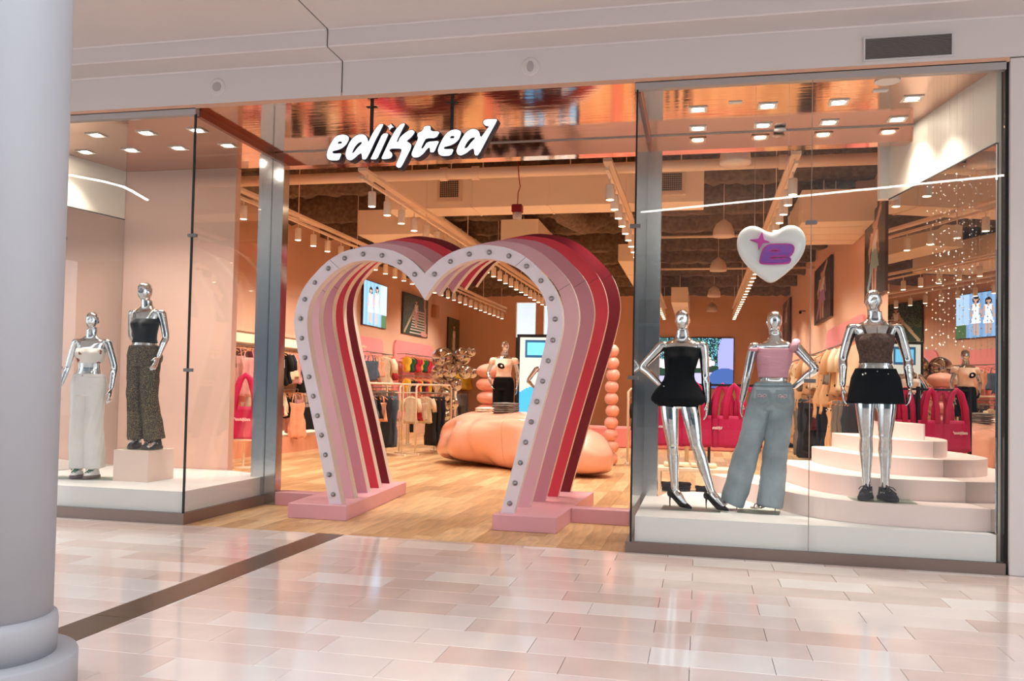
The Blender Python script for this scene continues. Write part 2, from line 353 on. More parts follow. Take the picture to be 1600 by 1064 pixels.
# recessed downlights in the display ceilings
m_lens = emat('downlight_lens', (255, 240, 222), 30)
m_trimw = mat('downlight_trim', (250, 240, 228), .4)
dl_fr = MB()
for a, b in (((-.085, -.085, -.008), (.085, -.06, 0)), ((-.085, .06, -.008), (.085, .085, 0)), ((-.085, -.06, -.008), (-.06, .06, 0)), ((.06, -.06, -.008), (.085, .06, 0))): dl_fr.box(a, b)
dl_fr = dl_fr.mesh('frame'); dl_l = MB().lathe([(.056, -.004), (.056, -.001)], 20).mesh('lens'); dl_b = MB().box((-.06, -.06, -.003), (.06, .06, -.001)).mesh('reflector')
def downlight(x, y, lab, grp, tx, ty):
    t = thing('downlight', lab, 'downlight', (x, y, 3.991), 0, grp)
    obj('trim_frame', dl_fr, m_trimw, t); obj('reflector', dl_b, mat('downlight_bowl', (245, 232, 218), .4), t); obj('lens', dl_l, m_lens, t)
    lamp_spot('downlight_lamp', (x, y, 3.975), (x+tx, y+ty, 0), P_DOWN, NEUT, 1.75, .7, .05)
for x in (-.04, .58, 1.19, 1.80):
    for y in (8.62, 9.24): downlight(x, y, 'square recessed downlight in the ceiling of the right display', 'downlights of the right display', 0, .0)
for x, y in ((-6.33, 8.47), (-5.73, 8.48), (-5.13, 8.48), (-6.92, 9.08), (-6.33, 9.09), (-5.73, 9.09), (-5.11, 9.08)): downlight(x, y, 'square recessed downlight in the ceiling of the left display', 'downlights of the left display', 0, .05)
# small ceiling fittings between the downlights
for x, y, lab in ((.29, 8.47, 'small white rectangular plate in the right display ceiling between downlights'), (1.49, 8.35, 'small white rectangular plate in the right display ceiling near the head channel'), (-5.55, 8.0, 'small white rectangular plate in the left display ceiling near the glass')):
    tag(bx('ceiling_plate', (x-.06, y-.03, 3.984), (x+.06, y+.03, 3.992), m_white), lab, 'plate')
tag(obj('smoke_detector', MB().lathe([(.06, 0), (.055, .02), (.03, .03)], 20).mesh('s', True), m_white, None, (.75, 9.36, 3.962)), 'small round white detector in the right display ceiling', 'detector')
tag(obj('ceiling_speaker', MB().lathe([(.1, 0), (.1, .01)], 28), m_white, None, (1.5, 8.1, 3.982)), 'round white ceiling speaker above the right window', 'speaker')
# stepped curved plinth in the right display
m_tier = mat('blush_laminate', (243, 220, 212), .45)
tt = thing('stepped_plinth', 'blush pink curved stepped plinth of five tiers against the mirror', 'plinth', (0, 0, 0))
def mx(y): return 2.274-.191*(y-7.93)-.002
tiers = [(.301, .48, [(2.262, 7.995), (1.95, 8.0), (1.58, 8.04), (1.25, 8.14), (.98, 8.36), (.77, 8.72), (.6, 9.12), (.4, 9.65), (.2, 10.05), (.16, 10.22), (.28, 10.36)], (1.75, 10.36)),
         (.48, .655, [(2.184, 8.4), (1.9, 8.38), (1.6, 8.42), (1.3, 8.55), (1.08, 8.85), (.96, 9.3), (.85, 9.8), (.8, 10.15), (.9, 10.4)], (1.75, 10.4)),
         (.655, .81, [(2.108, 8.795), (1.9, 8.78), (1.7, 8.86), (1.48, 9.06), (1.3, 9.5), (1.2, 9.95), (1.18, 10.3), (1.25, 10.45)], (1.75, 10.45)),
         (.81, .958, [(2.07, 8.994), (1.92, 9.05), (1.75, 9.25), (1.56, 9.6), (1.44, 10.0), (1.4, 10.4), (1.42, 10.5)], (1.75, 10.5)),
         (.958, 1.107, [(2.033, 9.19), (1.95, 9.3), (1.86, 9.6), (1.8, 9.9), (1.75, 10.2), (1.75, 10.5)], (1.76, 10.5))]
for z0, z1, pts, last in tiers:
    # smooth the front curve
    P_ = [Vector((*p, 0)) for p in pts]; cur = []
    for i in range(len(P_)-1):
        p0, p1, p2, p3 = P_[max(i-1, 0)], P_[i], P_[i+1], P_[min(i+2, len(P_)-1)]
        for s in range(6):
            t_ = s/6; cur.append(.5*((2*p1)+(-p0+p2)*t_+(2*p0-5*p1+4*p2-p3)*t_*t_+(-p0+3*p1-3*p2+p3)*t_**3))
    cur.append(P_[-1]); poly = [(p.x, p.y) for p in cur]+[last, (1.76, 10.025), (mx(10.01), 10.01)]
    clean = [p for i, p in enumerate(poly) if i == 0 or (Vector(p)-Vector(poly[i-1])).length > .004]
    obj('tier', MB().prism(clean, 2, z0, z1), m_tier, tt)
# box plinth in the left display
tag(bx('box_plinth', (-5.975, 8.45, .305), (-5.56, 8.93, .63), mat('peach_laminate', (240, 212, 196), .5), bev=.003), 'plain peach box plinth under the mannequin in dark glitter jeans', 'plinth')
# ================================================================== SHOP SHELL
WX0, WX1, WY1, WZ = -8.1, 2.6, 30.5, 5.4
m_peach = mat('peach_wall', (222, 176, 148), .7)
m_peach2 = m_peach
m_brown = m_peach
wl = bx('wall_shop_left', (WX0-.15, 10.1, 0), (WX0, WY1, WZ), m_peach, kind='structure')
bx('wall_shop_right', (WX1, 8.4, 0), (WX1+.15, WY1, WZ), m_peach2, kind='structure')
bx('wall_shop_front', (-8.25, 10.03, 0), (-7.6, 10.15, 4.0), m_peach, kind='structure')
bx('wall_above_shopfront', (-8.25, 10.1, 4.06), (2.75, 10.2, WZ), m_peach, kind='structure')
bx('wall_side_return', (2.0, 10.04, 0), (2.6, 10.14, 4.06), m_peach2, kind='structure')
# back wall with a tall glazed opening to another concourse
bw = bx('wall_shop_back', (-4.2, WY1, 0), (WX1+.15, WY1+.2, WZ), m_brown, kind='structure')
bx('back_wall_piece', (-8.25, WY1, 0), (-6.1, WY1+.2, WZ), m_brown, bw); bx('back_wall_piece', (-6.1, WY1, 4.35), (-4.2, WY1+.2, WZ), m_brown, bw)
bx('back_wall_piece', (-5.42, WY1, 0), (-5.15, WY1+.2, 4.35), m_brown, bw)
wn = bx('window_1', (-6.1, WY1+.06, 3.05), (-4.2, WY1+.1, 3.16), mat('window_bar', (90, 88, 90), .4, .5), kind='structure')
for a, b in ((-6.1, -5.42), (-5.15, -4.2)):
    bx('pane', (a, WY1+.07, 3.16), (b, WY1+.085, 4.35), m_glass, wn); bx('dark_pane', (a, WY1+.07, 0), (b, WY1+.085, 3.05), mat('smoked_panel', (70, 72, 76), .25), wn)
bx('corridor_wall', (-14, 36, 0), (2, 36.2, 4.9), mat('corridor_pale', (206, 210, 212), .6), wn)
bx('corridor_dimming_slab', (-12, 30.72, 4.9), (2, 36.2, 5.1), MATS['corridor_pale'], wn)  # unseen slab added to dim the light behind the back panes
# ceiling deck with beams
m_deck = mat('painted_deck', (236, 214, 188), .7)
ce = bx('ceiling_deck', (-8.25, 10.1, WZ), (2.75, WY1+.2, WZ+.1), m_deck, kind='structure')
rib = MB().box((-5.4, -.03, -.07), (5.4, .03, 0)).mesh('deck_rib'); rib.materials.append(m_deck)
for i in range(60): obj('deck_rib', rib, None, ce, (-2.75, 10.5+.33*i, WZ))
m_ins = mat('sprayed_insulation', (112, 94, 78), .95, noise=.35, nscale=14, bump=1.0, bscale=26)
m_ins2 = m_ins
def lumpy_beam(y, z0, z1, x0, x1, m_, th=.28):
    b = MB(); n = int((x1-x0)/.12); rings = []
    for i in range(n+1):
        x = x0+(x1-x0)*i/n; j = [RNG.uniform(-.03, .03) for _ in range(8)]
        rings.append([(x, y-th/2+j[0], z0+j[1]), (x, y+th/2+j[2], z0+j[3]), (x, y+th/2+j[4], (z0+z1)/2), (x, y+th/2+j[5], z1), (x, y-th/2+j[6], z1), (x, y-th/2+j[7], (z0+z1)/2)])
    return obj('fireproofed_beam', b.loft(rings).mesh('fireproofed_beam', True), m_, ce)
for i, y in enumerate((11.6, 14.9, 16.9, 18.6, 20.4, 22.4, 24.4, 26.4, 28.4)):
    z0 = (4.66, 4.72, 4.62, 4.6, 4.5, 4.5, 4.45, 4.4, 4.35)[i]
    lumpy_beam(y, z0, z0+.55, WX0, WX1, m_ins if i % 2 == 0 else m_ins2)
m_pipe = mat('cream_pipe', (236, 212, 186), .5)
def pipe(name, pts, r, lab, grp=None): return tag(obj(name, MB().tube(pts, r, 14).mesh('pipe', True), m_pipe), lab, 'pipe', grp)
p_ = thing('sprinkler_main', 'thick cream pipe crossing the shop ceiling just behind the entrance header', 'pipe', (0, 12.0, 4.3))
obj('pipe', MB().tube([(WX0, 0, 0), (WX1, 0, 0)], .075, 16).mesh('p', True), m_pipe, p_)
for x in (-7.4, -3.45, -3.0, -.6, 1.0):
    obj('coupling', MB().tube([(x-.05, 0, 0), (x+.05, 0, 0)], .095, 16), m_pipe, p_); obj('hanger_rod', MB().tube([(x+.1, 0, .07), (x+.1, 0, 1.1)], .008, 6), m_pipe, p_)
obj('elbow', MB().tube([(WX0+.02, 0, 0), (WX0+1.0, 0, 0)], .14, 16).mesh('e', True), m_pipe, p_)
pipe('branch_pipe', [(-1.2, 17.6, 4.32), (2.55, 17.6, 4.32)], .025, 'thin cream sprinkler pipe under the grey beams at the middle of the shop')
pipe('branch_pipe', [(-1.2, 22, 4.3), (2.55, 22, 4.3)], .025, 'thin cream sprinkler pipe under the beams deep in the shop')
pipe('conduit', [(-6.9, 10.19, 4.12), (-6.4, 15.21, 4.12)], .022, 'cream conduit running back along the left side of the shop ceiling')
# cross duct with two diffusers
m_duct = mat('cream_duct', (240, 222, 200), .55)
dt = thing('air_duct', 'wide cream rectangular air duct crossing the shop with two square grilles', 'duct', (0, 0, 0))
obj('duct_body', bevel(MB().box((-4.95, 13.8, 4.2), (.04, 14.45, 4.74)).mesh('d'), .006, 1), m_duct, dt)
for x in (-2.3, -3.5, -1.0): obj('duct_flange', MB().box((x-.012, 13.79, 4.192), (x+.012, 14.46, 4.75)), m_duct, dt)
for x in (-3.86, -.43):
    d = obj('diffuser', MB().prism([(x-.2, 4.3), (x+.2, 4.3), (x+.2, 4.66), (x-.2, 4.66)], 1, 13.74, 13.8), mat('diffuser_frame', (226, 200, 176), .5), dt)
    obj('core', MB().box((x-.15, 13.735, 4.36), (x+.15, 13.742, 4.62)), m_dk, d)
    gl = MB()
    for i in range(11): gl.box((x-.15+.03*i-.003, 13.72, 4.36), (x-.15+.03*i+.003, 13.735, 4.62))
    for i in range(9): gl.box((x-.15, 13.72, 4.36+.0325*i-.003), (x+.15, 13.735, 4.36+.0325*i+.003))
    obj('grid', gl, mat('diffuser_grid', (180, 160, 142), .5), d)
for x in (-4.6, -2.0, -.3): obj('hanger_rod', MB().tube([(x, 14.1, 4.74), (x, 14.1, 5.4)], .01, 6), m_duct, dt)
# long ducts running back
for x0, x1, y0, y1, z0, z1, lab in ((-5.95, -4.6, 15.2, 19.4, 4.05, 4.5, 'cream duct box running back over the left racks'), (-1.62, -1.12, 18.5, 29, 4.0, 4.35, 'long cream duct running back above the red side of the heart arch'), (-3.6, -2.9, 16.4, 24, 4.1, 4.5, 'cream duct box above the middle of the shop'), (-.72, -.3, 24, 30, 3.7, 4.1, 'stepped cream duct at the back of the shop near the back wall'), (1.5, 2.58, 14.6, 16.8, 4.0, 4.5, 'cream duct box on the right wall above the mirror')):
    t = thing('duct_box', lab, 'duct', (0, 0, 0)); obj('duct_body', bevel(MB().box((x0, y0, z0), (x1, y1, z1)).mesh('d'), .006, 1), m_duct, t)
    for yy in (y0+.4, y1-.4): obj('hanger_rod', MB().tube([((x0+x1)/2, yy, z1), ((x0+x1)/2, yy, 5.4)], .01, 6), m_duct, t)
    for k in range(3):
        yy = y0+(y1-y0)*(k+.7)/3.4; obj('duct_flange', MB().box((x0-.01, yy-.012, z0-.01), (x1+.01, yy+.012, z1+.01)), m_duct, t)
# flexible duct lump near the duct
tag(obj('flexible_duct', MB().tube([(-2.3, 14.6, 4.55), (-2.25, 15.3, 4.35), (-2.0, 16.0, 4.3), (-1.7, 16.4, 4.5)], [.16, .19, .18, .15], 16).mesh('f', True), m_ins), 'brown insulated flexible duct hanging behind the cross duct', 'duct')
# fire strobe
t = thing('fire_strobe', 'red ceiling fire strobe hanging on a cable before the cross duct', 'alarm', (-2.25, 11.2, 3.58))
m_red = mat('alarm_red', (150, 24, 30), .4)
obj('body', bevel(MB().box((-.065, -.06, .0), (.065, .06, .1)).mesh('b'), .008, 2), m_red, t); obj('lens', MB().lathe([(.055, -.08), (.06, -.05), (.06, 0)], 18).mesh('l', True), mat('strobe_lens', (230, 210, 200), .15), t)
obj('cable', MB().tube([(0, 0, .1), (.005, 0, .25), (.03, 0, .33), (.015, 0, .42), (0, 0, .6), (.01, 0, 1.82)], .007, 6), m_red, t)
# ------------------------------------------------------------------ wood floor: planks running back from the entrance
sf = bx('floor_shop', (-8.25, D, -.12), (2.75, WY1+.2, -.006), mat('floor_underlay', (90, 62, 40), .8), kind='structure')
WOOD = []
for i, c in enumerate(((208, 168, 122), (196, 154, 108), (216, 178, 132), (186, 144, 100))):
    WOOD.append(mat(f'oak_plank_{i}', c, .36, noise=.24, nscale=2.2, stretch=(9, .9, 1), bump=.03, bscale=14))
pw_, pl_ = .19, 1.5; nplk = 0
wr = [MB() for _ in WOOD]
pm = [bevel(MB().box((-.0943, -.749, -.015), (.0943, .749, 0)).mesh('plank'), .001, 1) for _ in WOOD]
for k, me in enumerate(pm): me.materials.append(WOOD[k])
c = 0; x = -8.2
while x < 2.7:
    y = D-RNG.uniform(0, 1.4); c += 1
    while y < WY1:
        y0, y1 = max(y, D), min(y+pl_, WY1+.2); k = RNG.choice(4)
        if y1-y0 > .06:
            if -4.9 < x < -.5 and y0 < 19.5 and nplk < 290:
                nplk += 1; obj('plank', pm[k], None, sf, (x+pw_/2, (y0+y1)/2, 0), scale=(1, (y1-y0-.002)/1.498, 1))
            else: wr[k].box((x+.0008, y0+.001, -.015), (x+pw_-.0008, y1-.001, 0))
        y += pl_
    x += pw_
for k, b in enumerate(wr): obj('plank_field', b, WOOD[k], sf, kind='stuff')
# ================================================================== HEART ARCH
out_h = [(.957, .150), (1.115, .80), (1.322, 1.59), (1.371, 1.80), (1.394, 1.93), (1.398, 2.05), (1.368, 2.21), (1.30, 2.36), (1.185, 2.50), (1.04, 2.635), (.872, 2.725), (.735, 2.757), (.595, 2.77), (.45, 2.752), (.32, 2.72), (.205, 2.665), (.115, 2.604), (.0, 2.495)]
inn_h = [(.826, .150), (.983, .80), (1.170, 1.525), (1.204, 1.675), (1.240, 1.85), (1.256, 2.0), (1.244, 2.14), (1.195, 2.275), (1.10, 2.405), (.968, 2.523), (.82, 2.6), (.7, 2.627), (.59, 2.632), (.46, 2.614), (.31, 2.558), (.175, 2.465), (.075, 2.345), (.0, 2.232)]
def resample(pts, n):
    P_ = [Vector((*p, 0)) for p in pts]; den = []
    for i in range(len(P_)-1):
        p0, p1, p2, p3 = P_[max(i-1, 0)], P_[i], P_[i+1], P_[min(i+2, len(P_)-1)]
        for s in range(10):
            t = s/10
            if i < 1: den.append(p1.lerp(p2, t))
            else: den.append(.5*((2*p1)+(-p0+p2)*t+(2*p0-5*p1+4*p2-p3)*t*t+(-p0+3*p1-3*p2+p3)*t**3))
    den.append(P_[-1]); L = [0]
    for a, b in zip(den, den[1:]): L.append(L[-1]+(b-a).length)
    out = []
    for k in range(n+1):
        d = L[-1]*k/n; j = max(i for i in range(len(L)) if L[i] <= d+1e-9)
        if j >= len(L)-1: out.append(den[-1]); continue
        out.append(den[j].lerp(den[j+1], (d-L[j])/max(L[j+1]-L[j], 1e-9)))
    return [(p.x, p.y) for p in out]
NH = 64
OH = resample(out_h, NH); IH = resample(inn_h, NH)
arch = thing('heart_arch', 'walk-through heart shaped arch of five nested frames from white through pink to dark red', 'arch', (-2.68, 8.70, 0))
ARCH_C = [(232, 222, 228), (226, 178, 186), (206, 142, 156), (222, 66, 86), (112, 8, 30)]
m_edgeb = mat('arch_edge', (220, 208, 200), .5)
FY = [0, .49, 1.04, 1.57, 2.11]
split = [.71, .60, .60, .60, .60]; top_split = .84
def strip_faces(b, A, B, y0, y1):
    """closed solid between two polylines A (outer) and B (inner), from y0 to y1"""
    n = len(A); v = [(p[0], y0, p[1]) for p in A]+[(p[0], y0, p[1]) for p in B]+[(p[0], y1, p[1]) for p in A]+[(p[0], y1, p[1]) for p in B]
    f = []
    for i in range(n-1):
        f += [(i, i+1, n+i+1, n+i), (2*n+i, 3*n+i, 3*n+i+1, 2*n+i+1), (i, 2*n+i, 2*n+i+1, i+1), (n+i, n+i+1, 3*n+i+1, 3*n+i)]
    f += [(0, n, 3*n, 2*n), (n-1, 3*n-1, 4*n-1, 2*n-1)]
    b.add(v, f)
for k in range(5):
    sx = 1+.066*k; sz = 1+.045*k
    def tr(p, s=1): return (s*p[0]*sx, .149+(p[1]-.15)*sz)
    A = [tr(p) for p in OH]; B = [tr(p) for p in IH]
    Af = A+[tr(p, -1) for p in OH[-2::-1]]; Bf = B+[tr(p, -1) for p in IH[-2::-1]]
    mf = mat(f'arch_paint_{k}', ARCH_C[k], .4)
    b = MB(); strip_faces(b, Af, Bf, FY[k]+.010, FY[k]+.12)
    core = obj('arch_frame', b, m_edgeb, arch)
    N2 = len(Af)-1; i1 = int(NH*split[k]); cuts = [0, i1, NH, N2-i1, N2]
    for a_, b_ in zip(cuts, cuts[1:]):
        pa = [list(p) for p in Af[a_:b_+1]]; pb = [list(p) for p in Bf[a_:b_+1]]
        if b_ not in (NH, N2): pa[-1] = [pa[-1][0]*.999+pa[-2][0]*.001, pa[-1][1]]; 
        def pull(q, e, o):   # leave a hairline joint between panels
            d = Vector((q[o][0]-q[e][0], q[o][1]-q[e][1])); d = d.normalized()*.0022; q[e] = [q[e][0]+d.x, q[e][1]+d.y]
        if a_ in (i1, N2-i1): pull(pa, 0, 1); pull(pb, 0, 1)
        if b_ in (i1, N2-i1): pull(pa, -1, -2); pull(pb, -1, -2)
        q = MB(); strip_faces(q, pa, pb, FY[k], FY[k]+.012); obj('face_panel', q, mf, core)
    for cut in (i1, N2-i1):   # dark joint line behind the gap
        pa, pb = Af[cut], Bf[cut]; d = Vector((Af[cut+1][0]-pa[0], Af[cut+1][1]-pa[1])).normalized()*.003
        q = MB(); strip_faces(q, [(pa[0]-d.x, pa[1]-d.y), (pa[0]+d.x, pa[1]+d.y)], [(pb[0]-d.x, pb[1]-d.y), (pb[0]+d.x, pb[1]+d.y)], FY[k]+.006, FY[k]+.0105)
        obj('joint_line', q, m_gap, core)
    if k == 0: front_core = core; MID = [((a[0]+b_[0])/2, (a[1]+b_[1])/2) for a, b_ in zip(Af, Bf)]
# bulbs along the front frame
m_bulb = mat('bulb_glass', (170, 168, 172), .12, .55); m_sock = mat('bulb_socket', (120, 116, 116), .4, .5)
L = [0]
for a, b in zip(MID, MID[1:]): L.append(L[-1]+math.hypot(b[0]-a[0], b[1]-a[1]))
half = L[NH]; bulb_me = MB().sphere((0, 0, 0), .017, 14, 8).mesh('bulb', True); bulb_me.materials.append(m_bulb)
sock_me = MB().lathe([(.025, 0), (.025, .007), (.017, .011)], 16).mesh('socket'); sock_me.materials.append(m_sock)
nb = 18
for side in (0, 1):
    for i in range(nb):
        d = .10+(half-.16-.10)*i/(nb-1)
        if side: d = L[-1]-d
        j = max(q for q in range(len(L)) if L[q] <= d); t = (d-L[j])/(L[j+1]-L[j]) if j < len(L)-1 else 0
        x = MID[j][0]+(MID[j+1][0]-MID[j][0])*t; z = MID[j][1]+(MID[j+1][1]-MID[j][1])*t
        obj('bulb', bulb_me, None, front_core, (x, -.017, z)); obj('bulb_socket', sock_me, None, front_core, (x, 0, z), rot=(PI/2, 0, 0))
m_pl = mat('arch_plinth_pink', (224, 166, 176), .42)
def plinth(poly, z, nm): return obj(nm, bevel(MB().prism(poly, 2, .0005, z).mesh('p'), .004, 1), m_pl, arch)
a0 = (-2.68, 8.70)
plinth([(-4.044+2.68, -.10), (-3.41+2.68, -.10), (-3.60+2.68, 2.40), (-4.24+2.68, 2.40)], .15, 'plinth')
plinth([(-1.905+2.68, -.14), (-1.285+2.68, -.14), (-1.20+2.68, 2.24), (-1.78+2.68, 2.24)], .15, 'plinth')
plinth([(-4.605+2.68, .75), (-4.11+2.68, .75), (-4.13+2.68, .98), (-4.605+2.68, .98)], .148, 'plinth_wing')
plinth([(-1.255+2.68, .65), (-.664+2.68, .63), (-.664+2.68, .86), (-1.25+2.68, .86)], .148, 'plinth_wing')
# ================================================================== HANGING SIGN
YS = 7.88   # plane of the sign faces; outlines of the letters in metres (x, z): outer loop, then counters
LET = [
 ('letter', [(-3.416, 3.508), (-3.403, 3.564), (-3.369, 3.625), (-3.34, 3.669), (-3.299, 3.692), (-3.245, 3.695), (-3.209, 3.684), (-3.189, 3.662), (-3.192, 3.634), (-3.218, 3.59), (-3.259, 3.558), (-3.306, 3.543), (-3.351, 3.536), (-3.346, 3.519), (-3.257, 3.519), (-3.269, 3.485), (-3.286, 3.445), (-3.382, 3.449), (-3.409, 3.471)], [[(-3.302, 3.611), (-3.291, 3.624), (-3.265, 3.62), (-3.269, 3.61)]]),
 ('letter', [(-3.23, 3.5), (-3.217, 3.556), (-3.189, 3.617), (-3.155, 3.66), (-3.108, 3.687), (-3.055, 3.691), (-3.025, 3.674), (-3.006, 3.645), (-3.001, 3.614), (-2.989, 3.642), (-2.961, 3.696), (-2.927, 3.745), (-2.898, 3.775), (-2.856, 3.777), (-2.856, 3.761), (-2.89, 3.693), (-2.935, 3.611), (-2.974, 3.523), (-3.017, 3.443), (-3.06, 3.445), (-3.067, 3.505), (-3.091, 3.495), (-3.125, 3.465), (-3.166, 3.439), (-3.208, 3.448)], [[(-3.156, 3.514), (-3.134, 3.564), (-3.1, 3.602), (-3.07, 3.61), (-3.069, 3.6), (-3.11, 3.563), (-3.139, 3.525)]]),
 ('letter', [(-2.867, 3.687), (-2.798, 3.685), (-2.83, 3.612), (-2.868, 3.53), (-2.909, 3.44), (-2.984, 3.442), (-2.955, 3.5), (-2.911, 3.594)], []),
 ('star', [(-2.782, 3.78), (-2.771, 3.755), (-2.747, 3.734), (-2.779, 3.729), (-2.797, 3.701), (-2.805, 3.731), (-2.829, 3.752), (-2.798, 3.759)], []),
 ('letter', [(-2.691, 3.77), (-2.65, 3.773), (-2.644, 3.76), (-2.675, 3.7), (-2.721, 3.607), (-2.712, 3.602), (-2.702, 3.635), (-2.663, 3.672), (-2.612, 3.703), (-2.574, 3.709), (-2.55, 3.689), (-2.555, 3.667), (-2.587, 3.629), (-2.626, 3.602), (-2.596, 3.588), (-2.578, 3.563), (-2.586, 3.524), (-2.623, 3.454), (-2.656, 3.389), (-2.678, 3.356), (-2.707, 3.353), (-2.731, 3.375), (-2.725, 3.402), (-2.698, 3.462), (-2.678, 3.517), (-2.687, 3.531), (-2.781, 3.535), (-2.791, 3.522), (-2.767, 3.504), (-2.758, 3.476), (-2.772, 3.45), (-2.808, 3.44), (-2.879, 3.44), (-2.839, 3.529), (-2.795, 3.622), (-2.745, 3.709)], []),
 ('letter', [(-2.464, 3.737), (-2.399, 3.738), (-2.398, 3.686), (-2.306, 3.68), (-2.346, 3.614), (-2.443, 3.616), (-2.46, 3.586), (-2.485, 3.533), (-2.471, 3.533), (-2.436, 3.591), (-2.311, 3.596), (-2.332, 3.551), (-2.361, 3.484), (-2.406, 3.483), (-2.41, 3.531), (-2.428, 3.52), (-2.464, 3.475), (-2.512, 3.443), (-2.561, 3.442), (-2.584, 3.468), (-2.578, 3.503), (-2.551, 3.561), (-2.522, 3.624), (-2.533, 3.648), (-2.528, 3.675), (-2.481, 3.693)], []),
 ('letter', [(-2.335, 3.505), (-2.32, 3.551), (-2.285, 3.62), (-2.25, 3.665), (-2.203, 3.69), (-2.149, 3.692), (-2.114, 3.673), (-2.11, 3.647), (-2.129, 3.595), (-2.164, 3.562), (-2.211, 3.54), (-2.268, 3.529), (-2.268, 3.517), (-2.171, 3.515), (-2.203, 3.446), (-2.293, 3.446), (-2.325, 3.466)], [[(-2.216, 3.614), (-2.204, 3.627), (-2.18, 3.624), (-2.183, 3.612)]]),
 ('letter', [(-2.16, 3.492), (-2.145, 3.538), (-2.111, 3.606), (-2.07, 3.663), (-2.023, 3.69), (-1.976, 3.687), (-1.942, 3.662), (-1.93, 3.609), (-1.904, 3.643), (-1.875, 3.686), (-1.86, 3.699), (-1.893, 3.704), (-1.916, 3.728), (-1.913, 3.757), (-1.883, 3.772), (-1.772, 3.769), (-1.799, 3.714), (-1.856, 3.612), (-1.947, 3.438), (-1.988, 3.44), (-1.996, 3.503), (-2.019, 3.497), (-2.06, 3.464), (-2.113, 3.442), (-2.148, 3.456)], [[(-2.079, 3.515), (-2.056, 3.563), (-2.021, 3.599), (-1.988, 3.605), (-1.995, 3.592), (-2.027, 3.562), (-2.055, 3.522)]]),
]
def poly_solid(name, loops, y0, y1, offset=0.0):
    cu = bpy.data.curves.new('c', 'CURVE'); cu.dimensions = '2D'; cu.fill_mode = 'BOTH'; cu.extrude = (y1-y0)/2; cu.offset = offset
    for lp in loops:
        sp = cu.splines.new('POLY'); sp.points.add(len(lp)-1); sp.use_cyclic_u = True
        for i, p in enumerate(lp): sp.points[i].co = (p[0], p[1], 0, 1)
    o = bpy.data.objects.new('tmpc', cu); C.objects.link(o)
    dg = bpy.context.evaluated_depsgraph_get(); me = bpy.data.meshes.new_from_object(o.evaluated_get(dg)); bpy.data.objects.remove(o)
    me.transform(Matrix(((1, 0, 0, 0), (0, 0, -1, (y0+y1)/2), (0, 1, 0, 0), (0, 0, 0, 1)))); me.name = name
    bm = bmesh.new(); bm.from_mesh(me); bmesh.ops.remove_doubles(bm, verts=bm.verts, dist=1e-5); bmesh.ops.recalc_face_normals(bm, faces=bm.faces); bm.to_mesh(me); bm.free()
    me.materials.clear(); return me
def smooth_loop(lp, it=1):
    for _ in range(it):
        o = []
        for i, p in enumerate(lp):
            q = lp[(i+1) % len(lp)]; o += [(p[0]*.8+q[0]*.2, p[1]*.8+q[1]*.2), (p[0]*.2+q[0]*.8, p[1]*.2+q[1]*.8)]
        lp = o
    return lp
sign = thing('hanging_sign', 'illuminated white script lettering hung on two black rods over the entrance', 'sign', (0, 0, 0))
m_face = emat('sign_face', (250, 250, 255), 1.0); m_ret = mat('sign_return', (30, 26, 40), .4)
for (nm_, ol, holes) in LET:
    loops = [smooth_loop(l_) for l_ in [ol]+holes]
    body = obj(nm_, poly_solid('letter', loops, YS, YS+.11, .0015), m_ret, sign)
    obj('lit_face', poly_solid('face', loops, YS-.006, YS+.002, -.006), m_face, body)
for x in (-2.99, -2.215):
    obj('rod', MB().box((x-.013, YS+.03, 3.62), (x+.013, YS+.056, 3.99)), m_gap, sign); obj('rod_bracket', MB().box((x-.05, YS+.02, 3.945), (x+.05, YS+.066, 3.953)), m_gap, sign)
# joining rail behind the letters
rail = MB(); rail.box((-3.30, YS+.045, 3.62), (-1.98, YS+.06, 3.645)); obj('back_rail', rail, m_gap, sign)
# ================================================================== HANGING HEART in the right window
hr = [(620,268),(660,262),(710,228),(775,188),(850,168),(935,184),(1008,240),(1048,325),(1056,430),(1030,540),(965,655),(882,750),(790,832),(705,902),(650,936),(615,945)]
hr = [((a-615)*.000656, -(b-556)*.000656) for a, b in hr]
hp = resample(hr, 48); hp = hp+[(-p[0], p[1]) for p in hp[-2:0:-1]]
for _ in range(3): hp = [((hp[i-1][0]+2*hp[i][0]+hp[(i+1) % 96][0])/4, (hp[i-1][1]+2*hp[i][1]+hp[(i+1) % 96][1])/4) for i in range(96)]
hs = thing('hanging_heart', 'pearly white puffy heart sign with a pink star and letter, hung in the right window', 'sign', (.600, 8.30, 2.578))
rings = []
for k in range(-9, 10):
    a = k/9*PI/2*.985; s = math.cos(a)**.55; rings.append([(p[0]*s, .085*math.sin(a), p[1]*s+.02*(1-s)) for p in hp])
obj('heart_body', MB().loft(rings).mesh('h', True), mat('pearl_white', (240, 244, 242), .22, coat=.6), hs)
m_mag = mat('chrome_pink', (206, 66, 170), .2, .35, coat=.5); m_vio = mat('chrome_violet', (150, 84, 190), .2, .35, coat=.5)
def hh(l_): return [((a-615)*.000656, -(b-560)*.000656) for a, b in l_]
obj('star', poly_solid('star', [hh([(490,285),(512,390),(590,425),(505,432),(448,524),(438,428),(335,388),(442,378)])], -.118, -.06, 0), m_mag, hs)
e_o = smooth_loop(hh([(462,700),(475,620),(500,520),(560,462),(660,450),(850,455),(890,490),(885,555),(850,605),(800,628),(845,640),(850,672),(828,704),(600,712)]), 2)
e_h = [smooth_loop(hh(l_)) for l_ in ([(575,542),(620,522),(700,528),(705,545),(640,556)], [(585,634),(640,612),(800,612),(815,626),(790,640),(640,650)])]
